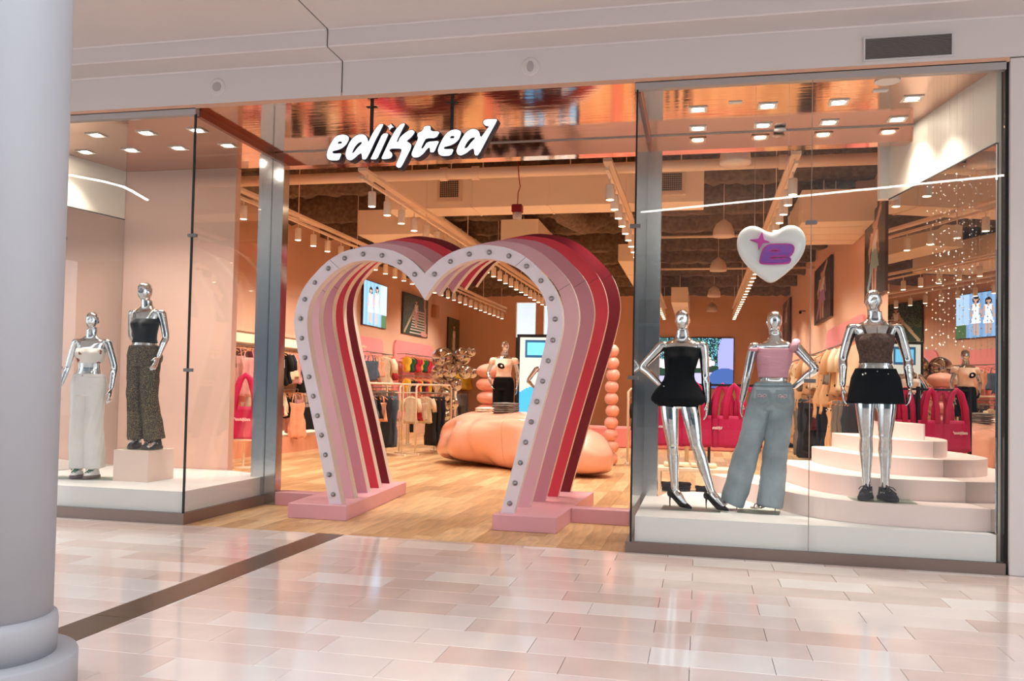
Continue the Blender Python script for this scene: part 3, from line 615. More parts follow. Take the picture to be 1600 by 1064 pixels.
e_b = obj('letter', poly_solid('e', [e_o]+e_h, -.115, -.06, .006), m_mag, hs); obj('letter_face', poly_solid('e', [e_o]+e_h, -.125, -.115, -.008), m_vio, e_b)
for x in (-.14, .14): obj('wire', MB().tube([(x, 0, .2), (x, 0, 1.413)], .0012, 5), m_alu, hs)
# ================================================================== MANNEQUINS
m_chrome = mat('mannequin_chrome', (212, 215, 216), .07, 1)
m_chromeg = m_chrome
# torso sections: z, half width, half depth, y offset (front is -y)
TORSO = [(.80, .06, .06, 0), (.845, .135, .095, .008), (.90, .168, .115, .014), (.95, .172, .118, .014), (1.01, .155, .104, .008), (1.07, .130, .09, .0), (1.11, .120, .085, -.002),
         (1.16, .122, .088, -.004), (1.22, .135, .098, -.006), (1.28, .146, .104, -.006), (1.34, .150, .096, 0), (1.385, .166, .088, .006), (1.42, .165, .076, .010), (1.445, .135, .066, .012), (1.468, .090, .060, .010), (1.49, .066, .058, .008), (1.53, .056, .056, .002), (1.57, .054, .056, -.002)]
def tsec(z):
    for a, b in zip(TORSO, TORSO[1:]):
        if a[0] <= z <= b[0]:
            t = (z-a[0])/(b[0]-a[0]); return [a[i]*(1-t)+b[i]*t for i in range(4)]
    return list(TORSO[0] if z < TORSO[0][0] else TORSO[-1])
def ring(cx, cy_, z, rx, ry, n=28, e=2.25):
    o = []
    for j in range(n):
        a = 2*PI*j/n; c_, s_ = math.cos(a), math.sin(a)
        o.append((cx+rx*math.copysign(abs(c_)**(2/e), c_), cy_+ry*math.copysign(abs(s_)**(2/e), s_), z))
    return o
def lean(ps, z):   # sideways sway of the trunk: hips to shoulders
    h, c_ = ps.get('hip', 0), ps.get('chest', 0)
    t = min(max((z-.92)/(1.38-.92), 0), 1); return h*(1-t)+c_*t
def head_rings(b, hx, hy, hz, yaw):
    rings = []
    for i in range(15):
        a = -PI/2+PI*i/14; zz = math.sin(a); cr = max((1-abs(zz)**2.7)**(1/2.3), .01)
        r = []
        for j in range(32):
            t = 2*PI*j/32; dx, dy = math.cos(t), math.sin(t)     # dy<0 is the face
            taper = 1-.16*max(0, -zz)
            x = .0655*cr*dx*taper; y = .086*cr*dy*(1-.10*max(0, -zz)); z = .106*zz
            if dy < 0:
                fr = -dy
                y -= .017*math.exp(-((dx*cr)/.16)**2-((zz+.12)/.17)**2)*fr           # nose
                y += .012*(math.exp(-((dx*cr-.42)/.2)**2-((zz-.10)/.13)**2)+math.exp(-((dx*cr+.42)/.2)**2-((zz-.10)/.13)**2))*fr   # eye hollows
                y -= .006*math.exp(-((dx*cr)/.3)**2-((zz+.48)/.08)**2)*fr; y -= .007*math.exp(-((dx*cr)/.3)**2-((zz+.78)/.13)**2)*fr   # lips, chin
            c_, s_ = math.cos(yaw), math.sin(yaw)
            r.append((hx+x*c_-y*s_, hy+x*s_+y*c_, hz+z))
        rings.append(r)
    b.loft(rings)
    for s in (-1, 1):
        b.sphere((hx+s*.063*math.cos(yaw), hy+s*.063*math.sin(yaw)+.008, hz-.010), (.009, .016, .026), 10, 6)
def hand(b, wr, d, side, palm, curl=.5, s=1.0):
    """wr wrist, d pointing direction, side = thumb side, palm = palm normal"""
    wr, d = Vector(wr), Vector(d).normalized(); side = Vector(side); side = (side-d*side.dot(d)).normalized(); palm = d.cross(side) if Vector(palm).dot(d.cross(side)) > 0 else -d.cross(side)
    rings = []
    for t, w_, th in ((-.02, .020, .019), (.0, .022, .017), (.03, .033, .015), (.06, .039, .014), (.085, .039, .012), (.094, .032, .008)):
        c_ = wr+d*t*s; rings.append([c_+side*(math.cos(2*PI*j/14)*w_*s)+palm*(math.sin(2*PI*j/14)*th*s) for j in range(14)])
    b.loft(rings)
    for k, (o_, ln) in enumerate(((.031, .066), (.0105, .075), (-.0105, .070), (-.031, .054))):
        p0 = wr+d*.078*s+side*o_*s; dd = (d+side*o_*3.2).normalized()
        c1 = curl*(.7+.1*k); p1 = p0+(dd*math.cos(c1*.5)+palm*math.sin(c1*.5))*ln*.5*s+dd*.006; p2 = p1+(dd*math.cos(c1*1.2)+palm*math.sin(c1*1.2))*ln*.34*s; p3 = p2+(dd*math.cos(c1*1.9)+palm*math.sin(c1*1.9))*ln*.26*s
        b.tube([p0, p1, p2, p3], [.0100*s, .0094*s, .0086*s, .006*s], 8)
    t0 = wr+d*.022*s+side*.022*s; t1 = t0+(d*.55+side*.75+palm*.2).normalized()*.034*s; t2 = t1+(d*.85+side*.35+palm*.35).normalized()*.028*s
    b.tube([t0, t1, t2, t2+(t2-t1)*.35], [.0125*s, .0108*s, .0095*s, .006*s], 8)
def limb(b, pts, radii, n=16):
    P_ = [Vector(p) for p in pts]; o = []; rr = []
    for i in range(len(P_)-1):
        for s in range(5):
            t = s/5; p0, p1, p2, p3 = P_[max(i-1, 0)], P_[i], P_[i+1], P_[min(i+2, len(P_)-1)]
            o.append(.5*((2*p1)+(-p0+p2)*t+(2*p0-5*p1+4*p2-p3)*t*t+(-p0+3*p1-3*p2+p3)*t**3)); rr.append(radii[i]*(1-t)+radii[i+1]*t)
    o.append(P_[-1]); rr.append(radii[-1]); b.tube(o, rr, n)
def leg_pts(ps, s):
    h = lean(ps, .9); hip = (h+s*.083, .012, .90); kn = ps['knee'][0 if s < 0 else 1]; an = ps['ankle'][0 if s < 0 else 1]
    return Vector(hip), Vector(kn), Vector(an)
def body_mesh(ps, voxel=.0058, cut=None):
    b = MB()
    b.loft([ring(lean(ps, z), cy_, z, rx, ry) for z, rx, ry, cy_ in TORSO])
    for s in (-1, 1):
        b.sphere((lean(ps, 1.27)+s*.066, -.062, 1.265), (.060, .048, .058), 16, 10); b.sphere((lean(ps, .92)+s*.075, .075, .90), (.085, .075, .085), 16, 10)
        b.sphere((lean(ps, 1.41)+s*.172, .008, 1.402), (.052, .048, .048), 14, 10)
    hx = lean(ps, 1.5)+ps.get('head', 0)
    b.tube([(lean(ps, 1.48), .01, 1.45), (lean(ps, 1.5)+ps.get('head', 0)*.5, .004, 1.53), (hx, -.006, 1.60)], [.062, .052, .049], 16)
    head_rings(b, hx, -.012, 1.672, ps.get('hyaw', 0))
    for s, i in ((-1, 0), (1, 1)):
        hip, kn, an = leg_pts(ps, s)
        if cut:
            t = (hip.z-cut)/(hip.z-kn.z); e = hip.lerp(kn, t); limb(b, [hip, e], [.092, .084])
        else:
            mid = hip.lerp(kn, .5)+Vector((s*.004, -.014, 0)); calf = kn.lerp(an, .32)+Vector((0, .018, 0)); kn2 = kn.lerp(an, .08)
            limb(b, [hip, mid, kn, kn2, calf, kn.lerp(an, .7)+Vector((0, .006, 0)), an], [.094, .078, .055, .050, .056, .040, .032])
            toe = Vector(ps['toe'][i]); b.tube([an+Vector((0, .015, -.01)), an.lerp(toe, .5)+Vector((0, 0, .004)), toe], [.034, .032, .018], 12)
        sh, el, wr = Vector((lean(ps, 1.41)+s*.180, .010, 1.395)), Vector(ps['elbow'][i]), Vector(ps['wrist'][i])
        limb(b, [sh, sh.lerp(el, .45)+Vector((s*.004, 0, 0)), el, el.lerp(wr, .3), wr], [.049, .043, .036, .037, .024])
        hd_ = ps['hand'][i]; hand(b, wr, hd_[0], hd_[1], hd_[2], hd_[3] if len(hd_) > 3 else .5)
    return remesh(b, voxel, 5, 'body')
def zmap(z, lift=0):   # tall shop-mannequin proportions: long legs, small head
    K = [(-1, -1), (.12, .12), (.49, .56+lift), (.90, .985+lift), (1.11, 1.18+lift), (1.405, 1.465+lift), (1.45, 1.495+lift), (1.567, 1.592+lift), (1.778, 1.782+lift), (3, 3)]
    return np.interp(z, [k[0] for k in K], [k[1] for k in K])
def tall(t, lift=0):
    def rec(o):
        for ch in o.children:
            if ch.name.split('.')[0] in ('shoe', 'base_plate'): continue
            L_ = ch.location.z; base = 0; p = o
            if ch.name.split('.')[0] in ('back_pocket', 'print'): ch.location.z = float(zmap(L_, lift)); continue
            me = ch.data; n = len(me.vertices); co = np.empty(n*3, np.float32); me.vertices.foreach_get('co', co); co = co.reshape(-1, 3)
            co[:, 2] = zmap(co[:, 2], lift); me.vertices.foreach_set('co', co.ravel()); me.update(); rec(ch)
    rec(t)
# -------- clothing shells that follow the body
def fold(z, a, s, amp): return amp*(math.sin(a*5+z*9+s)+.6*math.sin(a*9-z*14+s*2)+.4*math.sin(a*3+z*31+s))
def shell(ps, zs, off, seed=0, amp=.002, n=56, top=None, prof=None, topwave=0):
    """hollow garment around the trunk; prof(z)->extra radius"""
    rings = []
    for q, z in enumerate(zs):
        zz, rx, ry, cy_ = tsec(z); rx = max(rx, .172 if z < .93 else 0); ry = max(ry, .118 if z < .93 else 0)
        e = prof(z) if prof else 0; o = []
        for j in range(n):
            a = 2*PI*j/n; c_, s_ = math.cos(a), math.sin(a); f = fold(z, a, seed, amp)
            bust = .048*math.exp(-((z-1.268)/.055)**2)*math.exp(-((abs(c_)-.5)/.36)**2) if s_ < 0 else 0
            butt = .03*math.exp(-((z-.90)/.08)**2)*math.exp(-((abs(c_)-.5)/.4)**2) if s_ > 0 else 0
            R1, R2 = rx+off+e+f, ry+off+e*.9+f+bust+butt
            o.append((lean(ps, z)+R1*math.copysign(abs(c_)**(2/2.25), c_), cy_+R2*math.copysign(abs(s_)**(2/2.25), s_), z+(topwave*math.cos(2*a)*.5*((q/(len(zs)-1))**4) if topwave else 0)))
        rings.append(o)
    b = MB(); b.loft(rings, cap=False)
    inner = [[(p[0]*.985+lean(ps, p[2])*.015, p[1]*.98, p[2]) for p in r] for r in rings]
    n_ = len(b.v); b.loft(inner[::-1], cap=False)
    m_ = len(rings); L_ = n
    b.f += [((m_-1)*L_+j, (m_-1)*L_+(j+1) % L_, n_+(j+1) % L_, n_+j) for j in range(L_)]
    b.f += [(j, n_+(m_-1)*L_+j, n_+(m_-1)*L_+(j+1) % L_, (j+1) % L_) for j in range(L_)]
    return b.mesh('g', True)
def lin(a, b, n): return [a+(b-a)*i/(n-1) for i in range(n)]
def trousers(ps, waist, radii, hem, seed=0, voxel=.0075, amp=.004):
    b = MB(); zs = lin(.80, waist, 12)
    b.loft([ring(lean(ps, z), tsec(z)[3], z, max(tsec(z)[1], .15)+.018, max(tsec(z)[2], .10)+.018) for z in zs])
    for s in (-1, 1): b.sphere((lean(ps, .92)+s*.075, .080, .90), (.094, .086, .096), 16, 10)
    for s in (-1, 1):
        hip, kn, an = leg_pts(ps, s); i = 0 if s < 0 else 1
        end = an+Vector((0, 0, hem-an.z)); pts = [hip+Vector((0, 0, .02)), hip.lerp(kn, .5), kn, kn.lerp(end, .5), end]
        b.tube([p for p in pts], radii, 24)
    me = remesh(b, voxel, 6, 'trousers')
    n = len(me.vertices); co = np.empty(n*3, np.float32); me.vertices.foreach_get('co', co); co = co.reshape(-1, 3)
    no = np.empty(n*3, np.float32); me.vertices.foreach_get('normal', no); no = no.reshape(-1, 3)
    x, y, z = co[:, 0], co[:, 1], co[:, 2]; a = np.arctan2(y, x-np.where(x > lean(ps, .9), .12, -.12)); k = np.clip((waist-z)/.25, 0, 1)
    d = amp*k*(np.sin(a*4+z*11+seed)+.7*np.sin(a*7-z*23+seed)+.5*np.sin(z*47+a*2))
    co += no*d[:, None]; me.vertices.foreach_set('co', co.ravel()); me.update()
    return me
def tubes(lst, n=8):
    b = MB()
    for pts, r in lst: b.tube(pts, r, n)
    return b.mesh('t', True)
def sneaker(parent, toe_pt, yaw, m_up, m_sole, m_lace, m_str=None, s=.88):
    """low trainer, built around its heel centre; toe points to local -y"""
    e = obj('shoe', MB().loft([ring(0, y, z, rx*s, ry*s, 20, 2.6) for y, z, rx, ry in ((-.02, .022, .047, .134), (-.02, .042, .047, .130), (-.008, .060, .043, .112), (.018, .078, .038, .078), (.035, .092, .036, .052), (.038, .102, .037, .050))]).mesh('shoe', True), m_up, parent, toe_pt, (0, 0, yaw))
    obj('sole', MB().loft([ring(0, -.02, z, rx*s, ry*s, 20, 2.8) for z, rx, ry in ((.0, .049, .138), (.006, .052, .142), (.026, .052, .142), (.032, .049, .138))]).mesh('sole'), m_sole, e)
    obj('laces', tubes([([(-.024, -.10+.022*i, .062+.008*i), (0, -.105+.022*i, .076+.0095*i), (.024, -.10+.022*i, .062+.008*i)], .005) for i in range(5)]+[([(0, -.03, .115), (-.03, -.05, .105), (-.045, -.06, .08)], .004), ([(0, -.03, .115), (.03, -.05, .105), (.04, -.07, .085)], .004)], 6), m_lace, e)
    if m_str:
        for sd in (-1, 1):
            obj('side_stripe', tubes([([(sd*.040*s, -.035+.022*i, .034), (sd*.039*s, -.022+.022*i, .066)], .004) for i in range(3)], 6), m_str, e)
    return e
def pump(parent, heel, yaw, m_, h=.085):
    """pointed high heel; heel point on the floor, toe to local -y"""
    b = MB()
    b.loft([ring(0, y, z, rx, rz, 14) if False else [(rx*math.cos(2*PI*j/14), y, z+rz*math.sin(2*PI*j/14)) for j in range(14)] for y, z, rx, rz in ((.046, h+.016, .006, .016), (.034, h+.018, .032, .032), (-.01, h+.0, .037, .022), (-.06, h*.58, .037, .018), (-.105, .032, .042, .030), (-.145, .028, .041, .028), (-.185, .018, .026, .018), (-.215, .011, .006, .010))])
    o = obj('shoe', b.mesh('shoe', True), m_, parent, heel, (0, 0, yaw))
    obj('heel', MB().tube([(0, .022, h+.01), (0, .026, h*.5), (0, .024, 0)], [.013, .006, .004], 8), m_, o)
    return o
def sandal(parent, heel, yaw, m_, h=.095):
    """strappy high heel; toe to local -y"""
    prof_ = ((.035, h), (-.01, h-.004), (-.06, h*.58), (-.10, .018), (-.14, .010), (-.19, .009), (-.215, .012))
    b = MB(); b.loft([[(w_*q, y, z+dz) for q, dz in ((-1, 0), (1, 0), (1, .010), (-1, .010))] for (y, z), w_ in zip(prof_, (.022, .028, .026, .034, .040, .032, .014))])
    o = obj('shoe', b.mesh('shoe'), m_, parent, heel, (0, 0, yaw))
    obj('heel', MB().tube([(0, .025, h+.004), (0, .028, h*.5), (0, .026, 0)], [.014, .007, .005], 8), m_, o)
    for y0, y1, z0, top in ((-.11, -.09, .02, .062), (-.15, -.165, .014, .052), (-.09, -.13, .03, .070)): obj('strap', tubes([([(-.038, y0, z0), (-.02, (y0+y1)/2, top), (.015, y1, top), (.038, y1, z0)], .007)], 6), m_, o)
    obj('ankle_strap', tubes([([(.036*math.cos(a), .0+.045*math.sin(a), h+.035) for a in lin(0, 2*PI, 20)], .006)], 6), m_, o)
    return o
def base_plate(parent, x0, y0, x1, y1, rz=0): return obj('base_plate', bevel(MB().box((x0, y0, 0), (x1, y1, .009)).mesh('bp'), .002, 1), m_plate, parent, (0, 0, 0), (0, 0, rz))
m_plate = glassmat('plate_glass', (.90, .97, .93), .3)
m_black = mat('black_fabric', (10, 9, 11), .9, noise=.2, nscale=30, spec=.2)
m_vel = mat('black_velvet', (10, 9, 11), .9, sheen=.4)
# ---- 1 black bubble dress (right window)
ps = dict(hip=-.03, chest=0, head=0, hyaw=.0, knee=[(-.075, -.01, .50), (.135, -.03, .50)], ankle=[(-.05, .03, .155), (.275, .0, .155)], toe=[(.055, -.05, .045), (.385, -.075, .045)],
          elbow=[(-.36, .06, 1.19), (.205, .03, 1.12)], wrist=[(-.185, -.03, 1.01), (.225, -.01, .86)], hand=[((.75, -.15, -.55), (0, -1, .1), (.4, .6, .2), .7), ((.02, -.05, -1), (0, -1, 0), (-1, 0, 0), .5)])
t = thing('mannequin', 'chrome mannequin in a strapless black bubble dress, hand on hip, by the entrance window', 'mannequin', (-.15, 8.53, .30), -.05, 'chrome mannequins in the windows')
obj('body', body_mesh(ps), m_chrome, t)
def bub(z): return .05*min(max((1.06-z)/.16, 0), 1)+.012*math.exp(-((z-.885)/.04)**2)-.03*max(0, (.86-z)/.03)
d_ = obj('dress', shell(ps, lin(.83, 1.375, 34), .011, 1, .003, prof=bub, topwave=-.015), m_black, t)
obj('bubble_hem', shell(ps, lin(.815, .84, 4), .0, 2, .004, prof=lambda z: .012), m_black, d_)
for i, (x, y, yw) in enumerate(((-.075, .045, 1.0), (.25, .02, .98))): pump(t, (x, y, .009), yw, m_black, .10)
obj('necklace', tubes([([(.055*math.cos(a), .0+.062*math.sin(a)-.004, 1.47-.035*max(0, -math.sin(a))) for a in lin(0, 2*PI, 25)], .004)], 6), m_sock, t)
base_plate(t, -.16, -.18, .36, .16)
tall(t, .03)
# ---- 2 blue wide jeans, seen from behind
ps = dict(hip=.02, chest=0, head=.01, hyaw=.25, knee=[(-.02, -.01, .50), (.215, .0, .50)], ankle=[(.03, .02, .15), (.36, .02, .15)], toe=[(.135, -.04, .045), (.47, -.03, .045)],
          elbow=[(-.34, .07, 1.19), (.235, .02, 1.13)], wrist=[(-.165, -.02, 1.02), (.285, -.02, .87)], hand=[((.8, -.2, -.35), (0, -1, .1), (.3, .6, .2), .7), ((.05, -.05, -1), (0, -1, 0), (-1, 0, 0), .45)])
# this mannequin turns its back to the glass, so it is rotated by half a turn
t = thing('mannequin', 'chrome mannequin with its back to the glass, pink ruched top and faded blue jeans', 'mannequin', (.665, 8.60, .30), PI-.12, 'chrome mannequins in the windows')
obj('body', body_mesh(ps), m_chrome, t)
m_pink = mat('pink_jersey', (230, 166, 180), .8, bump=.5, bscale=30, stretch=(.4, .4, 3))
tp = obj('top', shell(ps, lin(1.105, 1.375, 22), .010, 3, .004), m_pink, t)
obj('shoulder_band', tubes([([(-.15, -.085, 1.355), (-.178, -.05, 1.43), (-.18, .01, 1.455), (-.175, .06, 1.43), (-.15, .10, 1.36)], [.03, .034, .036, .034, .03]), ([(.15, -.08, 1.36), (.205, -.03, 1.365), (.212, .02, 1.368), (.20, .06, 1.365), (.15, .095, 1.36)], [.018]*5)], 10), m_pink, tp)
def denim(name, c, fade=.25): return mat(name, c, .85, noise=fade, nscale=3.2, bump=.25, bscale=90)
jn = obj('jeans', trousers(ps, 1.045, [.114, .108, .104, .108, .112], .05, 4, amp=.0045), denim('faded_denim', (150, 164, 170), .3), t)
obj('waistband', shell(ps, lin(1.02, 1.06, 4), .02, 4, .001), mat('denim_band', (136, 150, 156), .85), jn)
for x in (-.085, .085):
    pk = obj('back_pocket', bevel(MB().prism([(-.055, .06), (.055, .06), (.052, -.05), (0, -.072), (-.052, -.05)], 1, -.006, .006).mesh('pk'), .003, 1), MATS['denim_band'], jn, (x+.01, .168, .925), (.12, 0, -.12 if x > 0 else .12))
    for s in (-1, 1): obj('bow_stitch', tubes([([(0, .009, 0), (s*.02, .009, .016), (s*.036, .009, .008), (s*.034, .009, -.008), (0, .009, 0)], .003), ([(0, .009, 0), (s*.018, .009, -.022)], .0025)], 6), mat('pink_thread', (232, 190, 196), .7), pk)
m_sil = mat('silver_leather', (196, 192, 186), .25, .8)
for x, yw in ((.005, 1.1), (.335, 1.15)): sandal(t, (x, .04, .009), yw, m_sil, .095)
base_plate(t, -.06, -.12, .30, .22)
tall(t, .03)
# ---- 3 black mini skirt (right window, on the first tier)
ps = dict(hip=.0, chest=-.01, head=-.015, knee=[(-.072, -.012, .49), (.078, -.012, .49)], ankle=[(-.062, .035, .10), (.082, .03, .10)], toe=[(-.105, -.08, .035), (.135, -.075, .035)],
          elbow=[(-.255, .03, 1.13), (.245, .03, 1.13)], wrist=[(-.262, -.02, .88), (.262, -.02, .88)], hand=[((.02, -.08, -1), (0, -1, 0), (1, 0, 0), .5), ((-.02, -.08, -1), (0, -1, 0), (-1, 0, 0), .5)])
t = thing('mannequin', 'chrome mannequin in a brown lace camisole and black mini skirt on the stepped plinth', 'mannequin', (1.455, 8.27, .48), -.08, 'chrome mannequins in the windows')
obj('body', body_mesh(ps), m_chrome, t)
m_lace = mat('brown_lace', (88, 62, 48), .8, noise=.6, nscale=55, bump=.3, bscale=80)
tp = obj('camisole', shell(ps, lin(1.085, 1.335, 22), .008, 5, .002, topwave=-.015), m_lace, t)
for s in (-1, 1): obj('strap', tubes([([(s*.085, -.10, 1.325), (s*.105, -.085, 1.39), (s*.11, -.03, 1.45), (s*.10, .06, 1.42), (s*.085, .10, 1.33)], .009)], 8), m_lace, tp); obj('cup', MB().sphere((s*.067-.01, -.088, 1.27), (.066, .055, .06), 18, 12).mesh('c', True), m_lace, tp)
sk = obj('skirt', shell(ps, lin(.735, 1.035, 20), .014, 6, .002, prof=lambda z: .05*max(0, (1.0-z)/.3)), m_black, t)
for x, z in ((0, 1.005), (-.09, .985), (.085, .985), (-.11, .972)): obj('button', MB().sphere((x, -.128-.004 if x == 0 else -.112, z), .007, 8, 6), m_sil, sk)
m_navy = mat('navy_suede', (26, 30, 42), .7)
for x, yw in ((-.066, -.4), (.088, .5)): sneaker(t, (x, .0, .009), yw, m_navy, mat('dark_sole', (34, 34, 44), .7), m_navy, m_white)
base_plate(t, -.19, -.16, .30, .19, .1)
obj('necklace', tubes([([(.05*math.cos(a), .0+.062*math.sin(a)-.004, 1.46-.06*max(0, -math.sin(a))) for a in lin(0, 2*PI, 25)], .004), ([(0, -.075, 1.40), (0, -.10, 1.34)], .004)], 6), m_sock, t)
tall(t)
# ---- 4 white jeans (left window)
ps = dict(hip=.0, chest=.02, head=.015, knee=[(-.085, -.01, .49), (.085, -.01, .49)], ankle=[(-.082, .03, .10), (.085, .03, .10)], toe=[(-.085, -.10, .03), (.088, -.10, .03)],
          elbow=[(-.255, .03, 1.13), (.275, .03, 1.13)], wrist=[(-.315, -.01, .89), (.275, -.02, .88)], hand=[((-.1, -.08, -1), (0, -1, 0), (1, 0, 0), .5), ((0, -.08, -1), (0, -1, 0), (-1, 0, 0), .5)])
t = thing('mannequin', 'chrome mannequin in a floral bandeau and white wide jeans beside the column', 'mannequin', (-6.36, 8.52, .305), .1, 'chrome mannequins in the windows')
obj('body', body_mesh(ps), m_chrome, t)
m_flor = mat('floral_print', (240, 232, 222), .8); nt = m_flor.node_tree; vr = nt.nodes.new('ShaderNodeTexVoronoi'); vr.inputs['Scale'].default_value = 10; tc = nt.nodes.new('ShaderNodeTexCoord'); nt.links.new(tc.outputs['Object'], vr.inputs[0])
rp = nt.nodes.new('ShaderNodeValToRGB'); rp.color_ramp.elements[0].color = (*s2l((150, 70, 40)), 1); rp.color_ramp.elements[0].position = .43; rp.color_ramp.elements[1].color = (*s2l((240, 232, 222)), 1); rp.color_ramp.elements[1].position = .47
nz = nt.nodes.new('ShaderNodeTexNoise'); nz.inputs['Scale'].default_value = 22; nt.links.new(tc.outputs['Object'], nz.inputs[0]); ad = nt.nodes.new('ShaderNodeMath'); ad.operation = 'MULTIPLY_ADD'; ad.inputs[1].default_value = .75; nt.links.new(nz.outputs['Fac'], ad.inputs[0]); nt.links.new(vr.outputs['Distance'], ad.inputs[2]); sb = nt.nodes.new('ShaderNodeMath'); sb.operation = 'SUBTRACT'; sb.inputs[1].default_value = .2; nt.links.new(ad.outputs[0], sb.inputs[0])
nt.links.new(sb.outputs[0], rp.inputs[0]); nt.links.new(rp.outputs[0], nt.nodes['Principled BSDF'].inputs['Base Color'])
obj('bandeau', shell(ps, lin(1.165, 1.325, 20), .011, 7, .002, topwave=.0), m_flor, t)
m_wden = mat('white_denim', (232, 226, 220), .85, noise=.04, nscale=6, bump=.2, bscale=60)
jn = obj('jeans', trousers(ps, 1.03, [.114, .098, .098, .106, .110], .115, 8, amp=.003), m_wden, t)
obj('waistband', shell(ps, lin(1.0, 1.042, 4), .018, 4, .001), m_wden, jn); obj('button', MB().sphere((0, -.118, 1.02), .008, 8, 6), m_sil, jn)
m_green = mat('green_lace', (24, 120, 70), .7); m_gum = mat('taupe_sole', (118, 92, 84), .7)
for x, yw in ((-.085, .1), (.088, -.1)): sneaker(t, (x, .0, .009), yw, m_white, m_gum, m_green)
base_plate(t, -.36, -.17, .36, .18, .15)
tall(t)
# ---- 5 dark glitter jeans on the box plinth (left window)
ps = dict(hip=-.02, chest=.0, head=-.02, hyaw=-.25, knee=[(-.095, -.01, .49), (.075, -.02, .49)], ankle=[(-.075, .03, .10), (.14, .02, .10)], toe=[(-.085, -.10, .03), (.15, -.11, .03)],
          elbow=[(-.245, .09, 1.15), (.235, .02, 1.13)], wrist=[(-.15, .19, .98), (.205, -.06, .90)], hand=[((.9, .25, -.2), (0, .2, 1), (0, -1, 0), .5), ((-.12, -.35, -.9), (0, -1, .2), (-1, 0, 0), .5)])
t = thing('mannequin', 'chrome mannequin in a black velvet camisole and dark gold glitter jeans on the box plinth', 'mannequin', (-5.765, 8.64, .63), -.05, 'chrome mannequins in the windows')
obj('body', body_mesh(ps), m_chrome, t)
tp = obj('camisole', shell(ps, lin(1.065, 1.33, 22), .011, 9, .002), m_vel, t)
for s in (-1, 1): obj('strap', tubes([([(s*.10, -.10, 1.335), (s*.115, -.085, 1.39), (s*.115, -.02, 1.45), (s*.10, .06, 1.42), (s*.085, .10, 1.34)], .006)], 8), m_white, tp)
m_glit = mat('glitter_denim', (58, 50, 42), .6, noise=.0); nt = m_glit.node_tree; b_ = nt.nodes['Principled BSDF']
tc = nt.nodes.new('ShaderNodeTexCoord'); nz = nt.nodes.new('ShaderNodeTexNoise'); nz.inputs['Scale'].default_value = 150; nz.inputs['Detail'].default_value = 6; nt.links.new(tc.outputs['Object'], nz.inputs[0])
rp = nt.nodes.new('ShaderNodeValToRGB'); e = rp.color_ramp.elements; e[0].position = .50; e[0].color = (*s2l((42, 36, 32)), 1); e[1].position = .68; e[1].color = (*s2l((196, 172, 124)), 1); nt.links.new(nz.outputs['Fac'], rp.inputs[0]); nt.links.new(rp.outputs[0], b_.inputs['Base Color'])
rp2 = nt.nodes.new('ShaderNodeValToRGB'); rp2.color_ramp.elements[0].position = .5; rp2.color_ramp.elements[1].position = .62; nt.links.new(nz.outputs['Fac'], rp2.inputs[0]); nt.links.new(rp2.outputs[0], b_.inputs['Metallic'])
jn = obj('jeans', trousers(ps, 1.02, [.114, .098, .094, .102, .108], .105, 10, amp=.0035), m_glit, t)
obj('waistband', shell(ps, lin(.99, 1.032, 4), .018, 4, .001), m_glit, jn)
m_blk = mat('black_leather', (20, 20, 22), .45)
for x, yw in ((-.08, .15), (.145, -.35)): sneaker(t, (x, .0, .009), yw, m_blk, mat('brown_sole', (70, 58, 52), .7), m_white if x < 0 else m_blk, m_white)
base_plate(t, -.17, -.14, .19, .17, .05)
tall(t)
# ================================================================== TRACK LIGHTS
m_lampw = mat('spot_white', (236, 222, 204), .45); m_lensw = emat('spot_lens', (255, 228, 190), 8)
sp_body = MB().lathe([(.046, 0), (.05, .004), (.05, .17), (.044, .185), (.012, .19)], 18).mesh('spot_body', True); sp_lens = MB().lathe([(.043, -.002), (.043, .002)], 16).mesh('spot_lens'); sp_stem = MB().tube([(0, 0, .185), (0, 0, .27)], .009, 8).mesh('stem')
for me, m_ in ((sp_body, m_lampw), (sp_lens, m_lensw), (sp_stem, m_lampw)): me.materials.append(m_)
TRK = [(-6.07, 'the track beside the left wall', -1.7), (-4.0, 'the track over the left side of the heart arch', 0), (-1.04, 'the track over the right side of the heart arch', 0), (1.0, 'the track behind the right window', 1.3)]
for x, nm, tx in TRK:
    t = thing('light_track', f'long cream ceiling track, {nm}', 'track', (x, 0, 3.86))
    obj('rail', MB().box((-.02, 10.3, 0), (.02, 28.6, .035)), m_pipe, t); obj('channel', MB().box((-.05, 10.3, .10), (.05, 28.6, .14)), m_pipe, t)
    for i in range(8): obj('drop_rod', MB().tube([(0, 10.5+2.5*i, .03), (0, 10.5+2.5*i, 1.55)], .007, 6), m_pipe, t)
    for i in range(31):
        y = 10.68+.58*i
        h = thing('track_spotlight', f'small white cylinder spotlight on {nm}', 'spotlight', (x, y, 3.60), 0, f'spotlights on {nm}')
        obj('body', sp_body, None, h); obj('lens', sp_lens, None, h); obj('stem', sp_stem, None, h)
        if (y < 18 and i % 2 == 0) or i % 4 == 0:
            lamp_spot('track_lamp', (x, y, 3.585), (x+tx+RNG.uniform(-.3, .3), y+RNG.uniform(-.3, .3), .6), P_TRACK*(1 if y < 18 else 1.7), WARM, 2.1, .8, .05)
pend = MB().lathe([(.17, 0), (.175, .03), (.165, .12), (.12, .22), (.05, .27), (.02, .3)], 24).mesh('shade', True)
for y in (10.6, 15.5, 19.8, 25.0, 29.5):
    t = thing('pendant_lamp', 'white bell shaped pendant hanging over the right side of the shop', 'lamp', (.37, y, 3.95), 0, 'bell pendants over the right side')
    obj('shade', pend, mat('pendant_white', (226, 206, 188), .5), t); obj('cord', MB().tube([(0, 0, .29), (0, 0, 1.45)], .006, 6), m_pipe, t)
